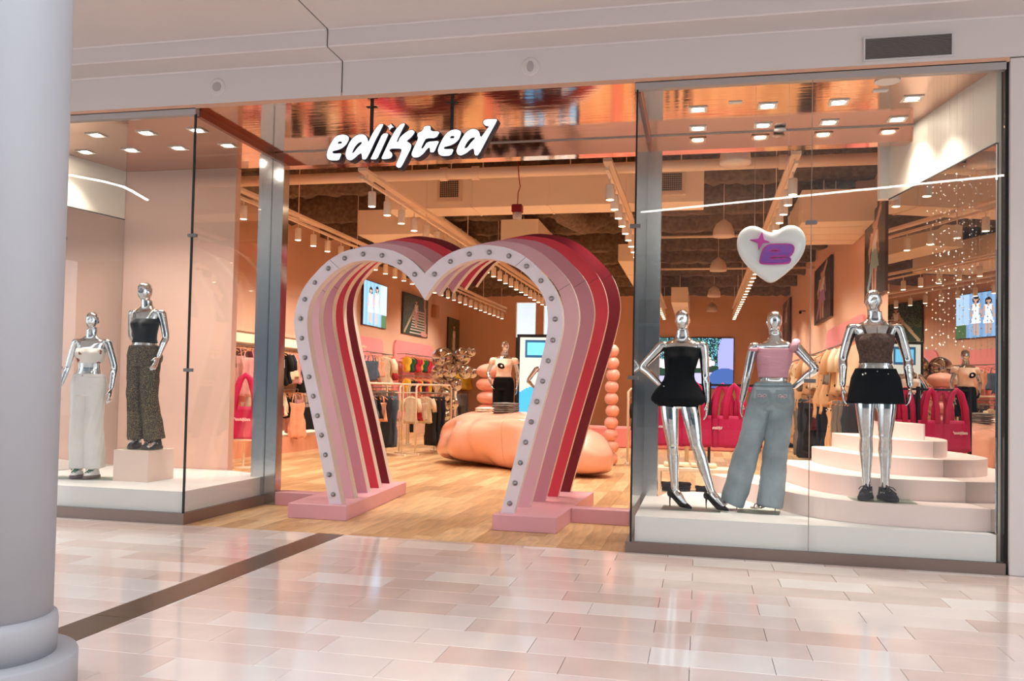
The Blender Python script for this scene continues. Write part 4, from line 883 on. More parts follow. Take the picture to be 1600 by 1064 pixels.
# ================================================================== GARMENTS
m_hang = mat('hanger_wood', (222, 150, 96), .5); m_rail = mat('rail_metal', (150, 140, 132), .35, .8)
SIL = {'top': [(0, .05), (-.03, .15), (-.12, .15), (-.3, .145), (-.46, .17)], 'dress': [(0, .04), (-.03, .12), (-.15, .14), (-.32, .115), (-.6, .16), (-.82, .18)], 'skirt': [(0, .12), (-.05, .13), (-.28, .2), (-.40, .23)],
       'trousers': [(0, .14), (-.2, .16), (-.5, .15), (-.95, .17)], 'shirt': [(0, .05), (-.03, .16), (-.12, .17), (-.26, .16), (-.52, .18)], 'bikini top': [(0, .02), (-.04, .08), (-.14, .10), (-.2, .05), (-.32, .07)], 'slip dress': [(0, .05), (-.05, .06), (-.16, .12), (-.35, .11), (-.72, .16)]}
STRAP = {'top': .12, 'dress': .12, 'slip dress': .15}
def garment_mesh(kind, seed):
    pr_ = SIL[kind]; z_top = -STRAP.get(kind, 0); zs = lin(z_top, pr_[-1][0], 13); rings = []; r = random.Random(seed)
    ph, k, am = r.uniform(0, 6), r.uniform(34, 60), {'skirt': .026, 'dress': .018, 'shirt': .013, 'slip dress': .010}.get(kind, .012)
    for q, z in enumerate(zs):
        for a, b in zip(pr_, pr_[1:]):
            if b[0] <= z <= a[0]: w_ = a[1]+(b[1]-a[1])*(a[0]-z)/(a[0]-b[0])
        o = []; d = (z-z_top)/(pr_[-1][0]-z_top)
        for j in range(36):
            t = 2*PI*j/36; x = w_*math.cos(t); nz_ = .6*math.sin(k*x+ph)+.4*math.sin(k*1.9*x-ph*2+z*6)
            neck = -.03*math.exp(-(x/.05)**2) if q == 0 and kind in STRAP else 0
            o.append((x*(1+.06*math.sin(z*15+ph))+.006*math.sin(z*31+ph), .026*(.7+.6*d)*math.sin(t)+am*(.25+d)*nz_, z+neck+(.02*d*nz_ if q == 12 else 0)))
        rings.append(o)
    b = MB(); b.loft(rings)
    if kind in STRAP:
        for s_ in (-1, 1):
            for y in (-.018, .018): b.tube([(s_*.085, y, z_top-.01), (s_*.075, y*.6, z_top*.5), (s_*.06, 0, -.005)], .009, 6)
    if kind == 'shirt':
        for s_ in (-1, 1): b.tube([(s_*.17, 0, -.05), (s_*.22, .01, -.16), (s_*.235, .0, -.30)], [.045, .05, .045], 10)
    if kind == 'trousers':
        b.tube([(0, -.035, -.3), (0, -.04, -.6), (0, -.035, -.94)], .008, 6)
    return b.mesh('garment', True)
GM = {(k, s): garment_mesh(k, s*7+len(k)) for k in SIL for s in range(2)}
hg = MB(); hg.tube([(-.18, 0, -.055), (-.1, 0, -.01), (0, 0, .02), (.1, 0, -.01), (.18, 0, -.055)], .007, 6); hg.tube([(0, 0, .015), (0, 0, .06), (.012, 0, .075), (0, 0, .09), (-.012, 0, .08)], .003, 5)
hg = hg.mesh('hanger', True); hg.materials.append(m_hang)
COL = {'black': (20, 18, 20), 'cream': (238, 218, 188), 'burgundy': (88, 22, 34), 'blush pink': (236, 176, 172), 'olive': (70, 58, 40), 'red floral': (176, 40, 52), 'peach': (240, 170, 136), 'coral': (232, 120, 100), 'white': (240, 232, 224), 'grey': (120, 112, 106),
       'blue denim': (88, 104, 124), 'dark denim': (44, 50, 62), 'yellow': (226, 178, 52), 'green': (30, 90, 50), 'pink': (220, 70, 110), 'tan dotted': (214, 170, 128), 'navy': (22, 28, 44), 'red': (190, 30, 40), 'brown': (96, 60, 40), 'faded black': (46, 44, 46)}
def gmat(c):
    if 'g_'+c in MATS: return MATS['g_'+c]
    if c == 'red floral': return mat('g_'+c, COL[c], .8, noise=.7, nscale=22)
    if c == 'tan dotted':
        m_ = mat('g_'+c, COL[c], .8); nt = m_.node_tree; v_ = nt.nodes.new('ShaderNodeTexVoronoi'); v_.inputs['Scale'].default_value = 11; tc = nt.nodes.new('ShaderNodeTexCoord'); nt.links.new(tc.outputs['Object'], v_.inputs[0])
        r_ = nt.nodes.new('ShaderNodeValToRGB'); r_.color_ramp.interpolation = 'CONSTANT'; r_.color_ramp.elements[0].color = (.01, .008, .006, 1); r_.color_ramp.elements[1].position = .2; r_.color_ramp.elements[1].color = (*s2l(COL[c]), 1)
        nt.links.new(v_.outputs['Distance'], r_.inputs[0]); nt.links.new(r_.outputs[0], nt.nodes['Principled BSDF'].inputs['Base Color']); return m_
    return mat('g_'+c, COL[c], .85, noise=.12, nscale=9)
def garment(kind, col, loc, rz, where, grp, s=1.0):
    t = thing(kind.replace(' ', '_') if kind != 'top' else 'tank_top', f'{col} {kind} hanging on {where}', 'garment', loc, rz, grp)
    obj('hanger', hg, None, t, (0, 0, -.085)); obj('cloth', GM[(kind, RNG.randint(2))], gmat(col), t, (0, RNG.uniform(-.01, .01), -.075), scale=(s, 1, s)); return t
def rail_rod(name, pts, lab, r=.012, brackets=()):
    t = thing(name, lab, 'clothes rail', pts[0]); p0 = Vector(pts[0])
    obj('rod', MB().tube([Vector(p)-p0 for p in pts], r, 10), m_rail, t)
    for a, b in brackets: obj('bracket', MB().tube([Vector(a)-p0, Vector(b)-p0], .008, 8), m_rail, t)
# ---- left wall bay
LX = -7.78
for z, nm in ((2.05, 'the upper rail of the lit left wall bay'), (1.27, 'the lower rail of the lit left wall bay')):
    rail_rod('clothes_rail', [(LX, 13.4, z), (LX, 20.2, z)], f'long metal clothes rail, {nm}', .014, [((LX, y, z), (WX0, y, z)) for y in (13.5, 15.1, 16.8, 18.5, 20.1)])
seqU = [('olive', 'shirt'), ('blush pink', 'top'), ('blush pink', 'dress'), ('burgundy', 'shirt'), ('burgundy', 'top'), ('cream', 'top'), ('white', 'shirt'), ('black', 'top'), ('black', 'shirt'), ('cream', 'top'), ('blush pink', 'shirt'), ('black', 'top'), ('brown', 'shirt')]
seqL = [('white', 'skirt'), ('cream', 'skirt'), ('coral', 'skirt'), ('white', 'top'), ('peach', 'slip dress'), ('black', 'skirt'), ('red floral', 'skirt'), ('cream', 'skirt'), ('black', 'top'), ('blush pink', 'dress')]
# groups of the same garment hang together, as in the shop
def fill(seq, x, z, y0, y1, step, rz, where, grp, run=3, s=1.0):
    y = y0; i = 0
    while y < y1:
        c_, k = seq[(i//run) % len(seq)]
        if not (c_, k) == (None, None): garment(k, c_, (x+RNG.uniform(-.03, .03), y, z), rz+RNG.uniform(-.45, .45), where, grp, s*RNG.uniform(.88, 1.12))
        y += step*RNG.uniform(.8, 1.2); i += 1
fill(seqU, LX, 2.05, 13.5, 20.1, .15, .15, 'the upper rail of the lit left wall bay', 'clothes on the left wall bay', 2, 1.1)
fill(seqL, LX, 1.27, 13.55, 20.1, .17, .15, 'the lower rail of the lit left wall bay', 'clothes on the left wall bay', 2, 1.05)
# garments hung face-out at the front of the bay
for k, c_, y, z, rz, sc in (('top', 'black', 16.75, 1.97, .45, 1.45), ('shirt', 'burgundy', 14.75, 2.0, .4, 1.15), ('dress', 'blush pink', 14.25, 2.0, .6, .95), ('slip dress', 'peach', 16.25, 1.28, .5, 1.2), ('skirt', 'cream', 17.35, 1.42, .4, 1.35), ('skirt', 'white', 14.55, 1.55, .45, 1.3), ('skirt', 'black', 16.9, 1.0, .5, 1.1), ('skirt', 'red floral', 17.75, 1.05, .4, 1.2), ('skirt', 'coral', 14.95, .98, .5, 1.1), ('top', 'black', 17.6, 1.85, .35, 1.2)):
    x_ = -7.5; o_ = garment(k, c_, (x_, y, z), rz, 'a face-out arm of the lit left bay', 'face-out clothes of the left wall bay', sc)
    obj('arm', MB().tube([(0, 0, .0), (-.30/math.cos(rz), .30*math.sin(rz)*0, .0)], .008, 6), m_rail, o_, rot=(0, 0, -rz))
# light cove and curved plinth of the bay
lc = thing('light_cove', 'warm glowing light cove above the clothes of the left wall bay', 'light', (WX0, 13.2, 2.18))
obj('cove_box', MB().box((0, 0, .10), (.34, 7.4, .16)), m_peach, lc); obj('glow_strip', MB().box((.0, 0, -.06), (.03, 7.4, .10)), emat('cove_glow', (255, 226, 180), .8), lc)
l2 = thing('light_cove', 'warm glowing strip along the top of the curved plinth at the left wall', 'light', (WX0, 13.2, .36)); obj('glow_strip', MB().box((.0, 0, 0), (.03, 7.4, .07)), MATS['cove_glow'], l2)
wv = [(WX0+.003, 11.0)]+[(-7.66+.09*math.sin(y*1.15+1), y) for y in lin(11.0, 23.0, 60)]+[(WX0+.003, 23.0)]
t = thing('wavy_plinth', 'low peach plinth with a wavy front along the left wall', 'plinth', (0, 0, 0)); obj('plinth_body', MB().prism(wv, 2, .06, .36), mat('peach_gloss', (232, 160, 126), .35), t); obj('skirting', MB().prism([(x+(.01 if x > -8.05 else 0), y) for x, y in wv], 2, 0, .06), mat('pale_skirting', (240, 200, 160), .4), t)
# ---- pink panel bay further back on the left wall
def rpanel(y0, y1, z0, z1, r, x, th):
    pts = []
    for cy_, cz, a0 in ((y1-r, z1-r, 0), (y0+r, z1-r, PI/2), (y0+r, z0+r, PI), (y1-r, z0+r, 3*PI/2)):
        for i in range(7): a = a0+PI/2*i/6; pts.append((cy_+r*math.cos(a), cz+r*math.sin(a)))
    return MB().prism(pts, 0, x, x+th)
m_pp = mat('pink_panel', (240, 150, 150), .4)
for y0, y1, z1, lab in ((23.5, 27.2, 2.66, 'pink rounded wall panel behind the bright swimwear on the left wall'), (20.5, 22.6, 2.6, 'pink rounded wall panel behind denim tops on the left wall'), (27.9, 30.2, 2.5, 'pink rounded wall panel behind the yellow tops at the end of the left wall')):
    tag(obj('wall_panel', rpanel(y0, y1, .5, z1, .25, WX0, .06), m_pp), lab, 'panel')
for y0, y1, z, seq, nm, st_, rn, sc in ((23.7, 27.0, 2.28, [('yellow', 'bikini top'), ('green', 'bikini top'), ('burgundy', 'bikini top'), ('red', 'bikini top'), ('pink', 'bikini top')], 'the upper swimwear rail on the pink panel', .12, 2, 1.15),
                                    (23.7, 27.0, 1.68, [('yellow', 'bikini top'), ('black', 'bikini top'), ('burgundy', 'bikini top'), ('red', 'bikini top')], 'the lower swimwear rail on the pink panel', .13, 2, 1.15),
                                    (20.7, 22.5, 2.2, [('blue denim', 'top'), ('peach', 'top'), ('cream', 'shirt'), ('red floral', 'top')], 'the rail of denim tops on the left wall', .26, 2, 1.25),
                                    (20.7, 22.5, 1.35, [('brown', 'top'), ('grey', 'skirt')], 'the low rail under the denim tops', .3, 2, 1.2),
                                    (28.0, 30.1, 2.1, [('yellow', 'top')], 'the upper rail at the end of the left wall', .2, 9, 1.4), (28.0, 30.1, 1.3, [('grey', 'trousers'), ('grey', 'skirt')], 'the lower rail at the end of the left wall', .24, 3, 1.1)):
    rail_rod('clothes_rail', [(-7.75, y0-.1, z), (-7.75, y1+.1, z)], f'metal clothes rail, {nm}', .014, [((-7.75, y, z), (WX0+.06, y, z)) for y in (y0, (y0+y1)/2, y1)])
    fill(seq, -7.75, z, y0, y1, st_, .2, nm, 'clothes on '+nm, rn, sc)
# ---- right wall rails
for z, seq, nm, sc in ((2.2, [('cream', 'shirt'), ('tan dotted', 'shirt'), ('grey', 'top'), ('tan dotted', 'dress')], 'the upper rail of the right wall', 1.3), (1.36, [('dark denim', 'trousers'), ('grey', 'trousers'), ('tan dotted', 'dress'), ('navy', 'trousers'), ('burgundy', 'top'), ('black', 'dress')], 'the lower rail of the right wall', 1.15)):
    rail_rod('clothes_rail', [(2.25, 13.6, z), (2.25, 25, z)], f'long metal clothes rail, {nm}', .014, [((2.25, y, z), (WX1, y, z)) for y in (14, 17, 20, 23)])
    fill(seq, 2.25, z, 13.8, 24.8, .24, -.2, nm, 'clothes on '+nm, 4, sc)
tag(obj('wall_panel', rpanel(15.5, 20, .5, 2.7, .3, WX1-.05, .05), m_pp), 'pink rounded wall panel behind the dotted clothes on the right wall', 'panel')
# ---- white free-standing racks in the middle
m_rack = mat('rack_white', (244, 224, 200), .4)
def rack(loc, rz, lab, items, nm):
    t = thing('garment_rack', lab, 'clothes rack', loc, rz)
    for y in (-.22, .22):
        b = MB(); b.tube([(-.55, y, .04), (-.55, y, 1.36), (-.5, y, 1.42), (.5, y, 1.42), (.55, y, 1.36), (.55, y, .04)], .02, 10); obj('frame', b.mesh('f', True), m_rack, t)
    for x in (-.55, .55): obj('foot', MB().box((x-.03, -.32, 0), (x+.03, .32, .04)), m_rack, t)
    obj('bar', MB().tube([(-.55, 0, 1.25), (.55, 0, 1.25)], .012, 8), m_rail, t)
    for x in (-.55, .55): obj('cross_bar', MB().tube([(x, -.22, 1.25), (x, .22, 1.25)], .012, 8), m_rack, t)
    c_, s_ = math.cos(rz), math.sin(rz)
    for i, (co_, k) in enumerate(items):
        x = -.46+.92*i/max(len(items)-1, 1); garment(k, co_, (loc[0]+x*c_, loc[1]+x*s_, 1.25), rz+PI/2+RNG.uniform(-.1, .1), nm, 'clothes on '+nm, 1.05)
rack((-6.1, 16.75, 0), 1.15, 'white metal clothes rack with blush tops beside the pink table', [('blush pink', 'shirt'), ('blush pink', 'top'), ('blue denim', 'skirt'), ('black', 'skirt'), ('peach', 'top'), ('dark denim', 'trousers'), ('blue denim', 'trousers')], 'the white rack with blush tops')
rack((-5.5, 18.15, 0), 1.15, 'white metal clothes rack with cream tops and jeans behind the pink table', [('cream', 'shirt'), ('red floral', 'top'), ('cream', 'top'), ('cream', 'shirt'), ('faded black', 'trousers'), ('faded black', 'trousers'), ('dark denim', 'trousers')], 'the white rack with cream tops')
rack((-.75, 17.6, 0), .1, 'white metal clothes rack of black clothes behind the bubble column', [('black', 'shirt'), ('black', 'dress'), ('dark denim', 'trousers'), ('black', 'top'), ('navy', 'trousers'), ('black', 'shirt')], 'the rack of black clothes')
rack((-6.1, 20.6, 0), .2, 'white metal clothes rack holding a black dress behind the mirror balls', [('black', 'dress'), ('cream', 'top'), ('black', 'dress'), ('black', 'trousers'), ('pink', 'top')], 'the rack behind the mirror balls')
# ================================================================== PINK SCULPTED TABLE
pt = thing('blob_table', 'glossy peach pink sculpted table with a lumpy body, standing on the wood floor', 'table', (-2.95, 15.55, 0), -.53)
m_blob = mat('peach_lacquer', (243, 182, 160), .22, coat=.8)
def clip_x(me, x, keep_low):
    bm = bmesh.new(); bm.from_mesh(me); g = bm.verts[:]+bm.edges[:]+bm.faces[:]
    r = bmesh.ops.bisect_plane(bm, geom=g, plane_co=(x, 0, 0), plane_no=(1, 0, 0), clear_outer=keep_low, clear_inner=not keep_low)
    ed = [e_ for e_ in r['geom_cut'] if isinstance(e_, bmesh.types.BMEdge)]; bmesh.ops.edgeloop_fill(bm, edges=ed)
    g = bm.verts[:]+bm.edges[:]+bm.faces[:]; r = bmesh.ops.bisect_plane(bm, geom=g, plane_co=(0, 0, .0), plane_no=(0, 0, 1), clear_inner=True)
    bm.to_mesh(me); bm.free(); return me
rings = []
HX = [-2.0, -1.6, -1.1, -.5, .2, .8, 1.2, 1.6, 2.05]; HH = [.62, .84, .96, .98, .98, .93, .80, .74, .58]; HD = [.52, .62, .68, .70, .68, .66, .60, .58, .5]; HY = [.05, .02, .02, 0, 0, -.02, -.1, -.2, -.25]
for i in range(73):
    a = -PI/2+PI*i/72; u_ = math.sin(a); x = -1.93+(u_+1)/2*3.92; e_ = max((1-abs(u_)**6)**(1/2.2), .02)
    h_, d_, y_ = (float(np.interp(x, HX, q)) for q in (HH, HD, HY)); r_ = []
    for j in range(56):
        t_ = 2*PI*j/56; cy_, sz = math.cos(t_), math.sin(t_)
        bmp = .085*math.sin(x*3.1+.6+1.2*math.sin(t_*2))*math.cos(t_*3+.4)+.09*math.sin(x*4.6-1.0)*max(0, -cy_)*(1 if sz < .5 else .2)+.06*math.sin(x*2.2+t_*3)
        for lx, lt, la, sx_, st_ in ((-1.55, 3.4, .15, .28, .5), (-1.0, 3.75, .14, .24, .45), (-.62, 3.1, -.14, .10, .6), (-.2, 3.3, .12, .32, .6), (-1.25, 2.75, -.09, .15, .35), (-.35, 3.9, -.10, .12, .4), (1.6, 3.3, .12, .28, .7), (1.05, 3.3, -.14, .14, .7), (.6, 3.3, .10, .3, .6)):
            bmp += la*math.exp(-((x-lx)/sx_)**2-((t_-lt)/st_)**2)
        if sz > .75: bmp *= .25
        k = e_*(1+bmp)
        r_.append((x, y_+d_*k*math.copysign(abs(cy_)**(2/2.6), cy_), h_/2+h_/2*(e_ if sz > 0 else e_**.5)*(1+bmp*(.6 if sz < .75 else .2))*math.copysign(abs(sz)**(2/2.6), sz)))
    rings.append(r_)
full = MB(); full.loft(rings); fm = remesh(full, .03, 6, 'table', .5)
fa = clip_x(fm.copy(), .098, True); fb = clip_x(fm, .102, False)
obj('table_half', fa, m_blob, pt); obj('table_half', fb, m_blob, pt)
obj('table_joint', clip_x(clip_x(fa.copy(), .097, True), .09, False), m_blob, pt) if False else None
def on_table(x, y): c_, s_ = math.cos(-.53), math.sin(-.53); return (-2.95+x*c_-y*s_, 15.55+x*s_+y*c_)
# folded jeans on the table
fj = []
for i in range(11): pass
def folded(w_, d_, h_, seed):
    r = random.Random(seed); rings = []
    for i in range(13):
        x = -w_/2+w_*i/12; e_ = 1-.25*abs(i/6-1)**6
        rings.append([(x, d_/2*e_*math.copysign(abs(math.cos(t))**.6, math.cos(t))+.006*math.sin(i+seed), h_/2+h_/2*math.copysign(abs(math.sin(t))**.6, math.sin(t))*e_*(1+.12*math.sin(i*1.3+seed))+.004*math.sin(i*.9+t*2)) for t in lin(0, 2*PI*13/14, 14)])
    return MB().loft(rings).mesh('folded', True)
FJ = [folded(.42, .3, .038, s) for s in range(3)]
def top_z(x, y):
    o_ = Vector((x, y, 3)); best = 0
    from mathutils.bvhtree import BVHTree
    for me in (fa, fb):
        b = BVHTree.FromPolygons([v.co for v in me.vertices], [p.vertices for p in me.polygons]); h = b.ray_cast(o_, Vector((0, 0, -1)))
        if h[0] is not None: best = max(best, h[0].z)
    return best
for (x, y, n_, col_, rz, nm) in ((-.22, -.22, 5, (124, 118, 114), .35, 'grey'), (.10, -.14, 6, (136, 128, 122), .1, 'grey'), (-.72, -.12, 2, (240, 226, 208), .2, 'cream')):
    zt = top_z(x, y)-.012
    for k in range(n_):
        X_, Y_ = on_table(x+RNG.uniform(-.01, .01), y+RNG.uniform(-.01, .01))
        o = obj('folded_jeans', FJ[k % 3], mat(f'folded_{nm}', col_, .85, noise=.2, nscale=12, bump=.3, bscale=60), None, (X_, Y_, zt+.034*k), (0, 0, -.53+rz+RNG.uniform(-.06, .06)))
        tag(o, f'folded {nm} denim jeans piled on the pink table', 'jeans', f'{nm} folded jeans on the pink table')
# ================================================================== MANNEQUINS INSIDE
def eye_tee(t, ps, m_t):
    tp = obj('tee', shell(ps, lin(1.06, 1.40, 20), .012, 3, .003), m_t, t)
    for s in (-1, 1): obj('sleeve', tubes([([(s*.15, .01, 1.40), (s*.20, .012, 1.375), (s*.225, .015, 1.30)], [.055, .062, .060])], 14), m_t, tp)
    e_ = obj('print', MB().sphere((0, 0, 0), (.072, .02, .05), 20, 10).mesh('e', True), m_black, tp, (-.02, -.140, 1.262), (.0, .35, 0)); obj('print_iris', MB().sphere((.01, -.012, .004), (.026, .012, .022), 14, 8).mesh('e', True), m_white, e_)
psd = dict(hip=0, chest=0, head=.02, knee=[(-.085, -.01, .49), (.085, -.01, .49)], ankle=[(-.085, .03, .09), (.09, .03, .09)], toe=[(-.09, -.1, .03), (.095, -.1, .03)], elbow=[(-.30, .04, 1.15), (.25, .03, 1.13)], wrist=[(-.23, -.05, .95), (.25, -.02, .88)], hand=[((.4, -.2, -.8), (0, -1, 0), (1, 0, 0), .5), ((0, -.08, -1), (0, -1, 0), (-1, 0, 0), .5)])
tx_, ty_ = on_table(-.66, .2); zt = top_z(-.66, .2)
t = thing('mannequin', 'half length chrome mannequin in a pale eye print tee on the pink table', 'mannequin', (tx_, ty_, zt-.52), .0, 'mannequins inside the shop')
obj('body', body_mesh(psd, .009, cut=.54), m_chromeg, t); eye_tee(t, psd, mat('pale_tee', (244, 218, 198), .8))
def short_trousers(ps, waist, z0):
    b = MB(); b.loft([ring(0, tsec(z)[3], z, max(tsec(z)[1], .15)+.02, max(tsec(z)[2], .10)+.02) for z in lin(.80, waist, 10)])
    for s in (-1, 1): b.sphere((s*.075, .08, .9), (.094, .086, .096), 16, 10); b.tube([(s*.083, .012, .92), (s*.085, .0, z0)], [.114, .108], 20)
    return remesh(b, .012, 5, 'trousers')
obj('trousers', short_trousers(psd, 1.05, .525), m_black, t); tall(t)
pse = dict(psd); pse['elbow'] = [(-.33, .05, 1.16), (.33, .05, 1.16)]; pse['wrist'] = [(-.2, -.03, 1.0), (.2, -.03, 1.0)]; pse['hand'] = [((.7, -.2, -.5), (0, -1, .1), (.4, .6, .2), .7), ((-.7, -.2, -.5), (0, -1, .1), (-.4, .6, .2), .7)]
t = thing('mannequin', 'chrome mannequin in a white tank top with both hands on hips before the tall screen', 'mannequin', (-2.73, 16.62, .3), .2, 'mannequins inside the shop')
obj('body', body_mesh(pse, .009), m_chromeg, t); tp = obj('tank_top', shell(pse, lin(1.08, 1.34, 18), .012, 5, .002), m_white, t)
for s in (-1, 1): obj('strap', tubes([([(s*.09, -.10, 1.33), (s*.11, -.03, 1.45), (s*.09, .10, 1.33)], .016)], 8), m_white, tp)
obj('trousers', trousers(pse, 1.05, [.114, .098, .09, .09, .09], .08, 3, voxel=.012), mat('g_navy', COL['navy'], .85, noise=.12, nscale=9), t); tall(t)
bx_ = tag(bx('low_plinth', (-2.98, 16.42, 0), (-2.48, 16.84, .30), mat('peach_gloss', (232, 160, 126), .35), bev=.01), 'small peach plinth under the mannequin in a white tank top', 'plinth')
# ================================================================== SPHERES AND BUBBLES
m_ball = mat('mirror_ball', (208, 202, 194), .08, 1)
ball = MB().sphere((0, 0, 0), 1, 28, 18).mesh('ball', True)
bl = thing('mirror_ball_sculpture', 'cluster of shiny mirror balls stacked on the left side behind the clothes racks', 'sculpture', (-5.5, 20.0, 0))
for x, y, z, r in ((-.18, 0, 2.03, .26), (.26, .1, 2.1, .2), (.47, .05, 2.2, .11), (-.25, -.1, 1.72, .17), (.02, -.12, 1.75, .18), (.35, .0, 1.74, .16), (.5, .08, 1.72, .12), (-.22, .05, 1.45, .22), (-.1, -.1, 1.2, .16), (-.2, 0, .95, .19), (-.05, -.08, .74, .14), (.1, -.05, .62, .11), (-.15, 0, .5, .2), (-.2, 0, .2, .2), (.12, .1, .15, .15), (.1, .12, 1.45, .16), (.02, .1, .4, .14), (.05, .1, 1.02, .14), (.18, .08, 1.88, .14)):
    obj('ball', ball, m_ball, bl, (x, y, z), scale=(r, r, r))
m_bub = mat('bubble_pink', (240, 168, 148), .3, coat=.5)
b1 = thing('bubble_stack', 'stack of smooth peach bubbles beside the rack of black clothes', 'sculpture', (-1.56, 17.0, 0))
for i in range(10): obj('bubble', ball, m_bub, b1, (.012*math.sin(i*2), 0, .115+.222*i), scale=(.128, .128, .122))
b1 = thing('bubble_stack', 'stack of wide flattened pink bubbles behind the mannequin with the eye tee', 'sculpture', (-4.02, 17.6, 0))
for i in range(7): obj('bubble', ball, m_bub, b1, (.012*math.sin(i*2), 0, .14+.262*i), scale=(.27, .24, .15))
tag(obj('pink_bench', bevel(MB().prism([(-3.2, 22.4), (1.2, 22.4), (1.5, 22.8), (1.2, 23.2), (-3.2, 23.2)], 2, .0, .5).mesh('b'), .03, 3), m_pp), 'long low pink bench across the back of the shop', 'bench')
tag(obj('pink_pouf', MB().sphere((-1.35, 21.9, .17), (.22, .22, .17), 20, 12).mesh('p', True), m_bub), 'round pink pouf before the low pink bench', 'pouf')
# ================================================================== MAGENTA TOTE BAGS
m_tote = mat('magenta_tote', (196, 10, 84), .6, bump=.3, bscale=14); m_tote2 = mat('magenta_handle', (206, 14, 92), .6)
def logo(wd):
    b = MB(); allp = []
    for (_, ol, ho) in LET: allp.append((ol, ho))
    xs = [p[0] for l_, _ in allp for p in l_]; zs = [p[1] for l_, _ in allp for p in l_]; k = wd/(max(xs)-min(xs)); cx, cz = (max(xs)+min(xs))/2, (max(zs)+min(zs))/2
    f = lambda l_: [((p[0]-cx)*k, (p[1]-cz)*k) for p in l_]
    return poly_solid('print', [f(q) for l_, h_ in allp for q in [l_]+h_], -.002, .0)
logo_me = logo(.2); logo_me.materials.append(mat('print_white', (250, 226, 236), .7))
def tote_mesh(seed):
    rings = []
    for z in lin(0, .40, 9):
        w_ = .20-.015*z/.4; o = []
        for j in range(28):
            t_ = 2*PI*j/28; x = w_*math.copysign(abs(math.cos(t_))**.5, math.cos(t_)); y = (.05-.03*z/.4)*math.copysign(abs(math.sin(t_))**.7, math.sin(t_))+.008*math.sin(x*30+seed+z*5)
            o.append((x, y, z+(.012*math.sin(x*22+seed) if z == 0 else 0)))
        rings.append(o)
    return MB().loft(rings).mesh('tote', True)
TM = [tote_mesh(0), tote_mesh(2.5)]
hd_me = []
for w_ in (.1, .13):
    b = MB(); b.tube([(-w_, 0, .36), (-w_*.9, 0, .55), (-w_*.45, 0, .74), (0, 0, .79), (w_*.45, 0, .74), (w_*.9, 0, .55), (w_, 0, .36)], [.042, .042, .038, .034, .038, .042, .042], 8, flat=.3); hd_me.append(b.mesh('handle', True))
def tote(x, y, z, rz, lab, grp, flip=False, text=True, sc=1.0):
    t = thing('tote_bag', lab, 'bag', (x, y, z), rz, grp)
    t.scale = (sc, sc, sc)
    bd = obj('bag_body', TM[RNG.randint(2)], m_tote, t)
    if text: obj('lettering', logo_me, None, bd, (-.02, -.058, .24), scale=(-1 if flip else 1, 1, 1))
    for s in (-.02, .02): obj('handle', hd_me[RNG.randint(2)], m_tote2, t, (0, s, 0))
rk = thing('bag_stand', 'black metal stand holding magenta tote bags behind the right display', 'stand', (0, 12.1, 0))
m_bk = mat('black_metal', (44, 44, 48), .4, .6)
for x in (-.58, .14, .86): obj('post', MB().box((x-.018, -.018, 0), (x+.018, .018, 1.5)), m_bk, rk)
obj('bar', MB().box((-.6, -.014, 1.452), (.88, .014, 1.48)), m_bk, rk); obj('foot_bar', MB().box((-.6, -.02, .0), (.88, .02, .03)), m_bk, rk)
for x in (-.58, .14, .86): obj('foot', MB().box((x-.02, -.22, 0), (x+.02, .22, .025)), m_bk, rk)
for i, x in enumerate((-.38, -.2, -.02, .30, .44, .60)):
    tote(x, 12.1-.012+.03*(i % 2), .675, RNG.uniform(-.1, .1), 'magenta tote bag with white lettering hanging on the black stand', 'magenta tote bags on the stand', False, i % 3 == 0)
tote(-7.1, 13.4, .47, .35, 'magenta tote bag standing on a small white stand before the lit left wall bay', None, True, True, 1.3)
t = thing('bag_pedestal', 'small white pedestal under the magenta tote bag near the left wall bay', 'pedestal', (-7.1, 13.4, 0)); obj('foot', MB().lathe([(.16, 0), (.16, .02), (.02, .03)], 24), m_rack, t); obj('stem', MB().tube([(0, 0, .02), (0, 0, .46)], .02, 10), m_rack, t); obj('top', MB().lathe([(.2, .45), (.2, .47)], 24), m_rack, t)
# low white shelf table with folded clothes behind the black dress mannequin
lt_ = thing('low_table', 'low white open table with dark folded clothes behind the right display', 'table', (-.05, 11.35, 0))
obj('table_top', bevel(MB().box((-.42, -.22, .42), (.42, .22, .46)).mesh('t'), .004, 1), m_rack, lt_); obj('shelf', MB().box((-.40, -.2, .14), (.40, .2, .165)), m_rack, lt_)
for x in (-.4, .4):
    for y in (-.2, .2): obj('leg', MB().box((x-.018, y-.018, 0), (x+.018, y+.018, .42)), m_rack, lt_)
for x, k, nm in ((-.2, 3, 'navy'), (.2, 2, 'navy'), (.0, 0, '')):
    for i in range(k): tag(obj('folded_jeans', FJ[i % 3], MATS['g_navy'], None, (-.05+x, 11.35, .167+.034*i), (0, 0, .1*i), scale=(.8, .8, 1)), 'folded navy jeans on the shelf of the low white table', 'jeans', 'folded navy jeans on the low table')
for x in (-.2, .12): tag(obj('folded_blouse', FJ[1], gmat('cream'), None, (-.05+x, 11.35, .461), (0, 0, .1), scale=(.7, .8, 1.4)), 'folded cream blouse on the low white table', 'blouse', 'folded cream blouses on the low table')
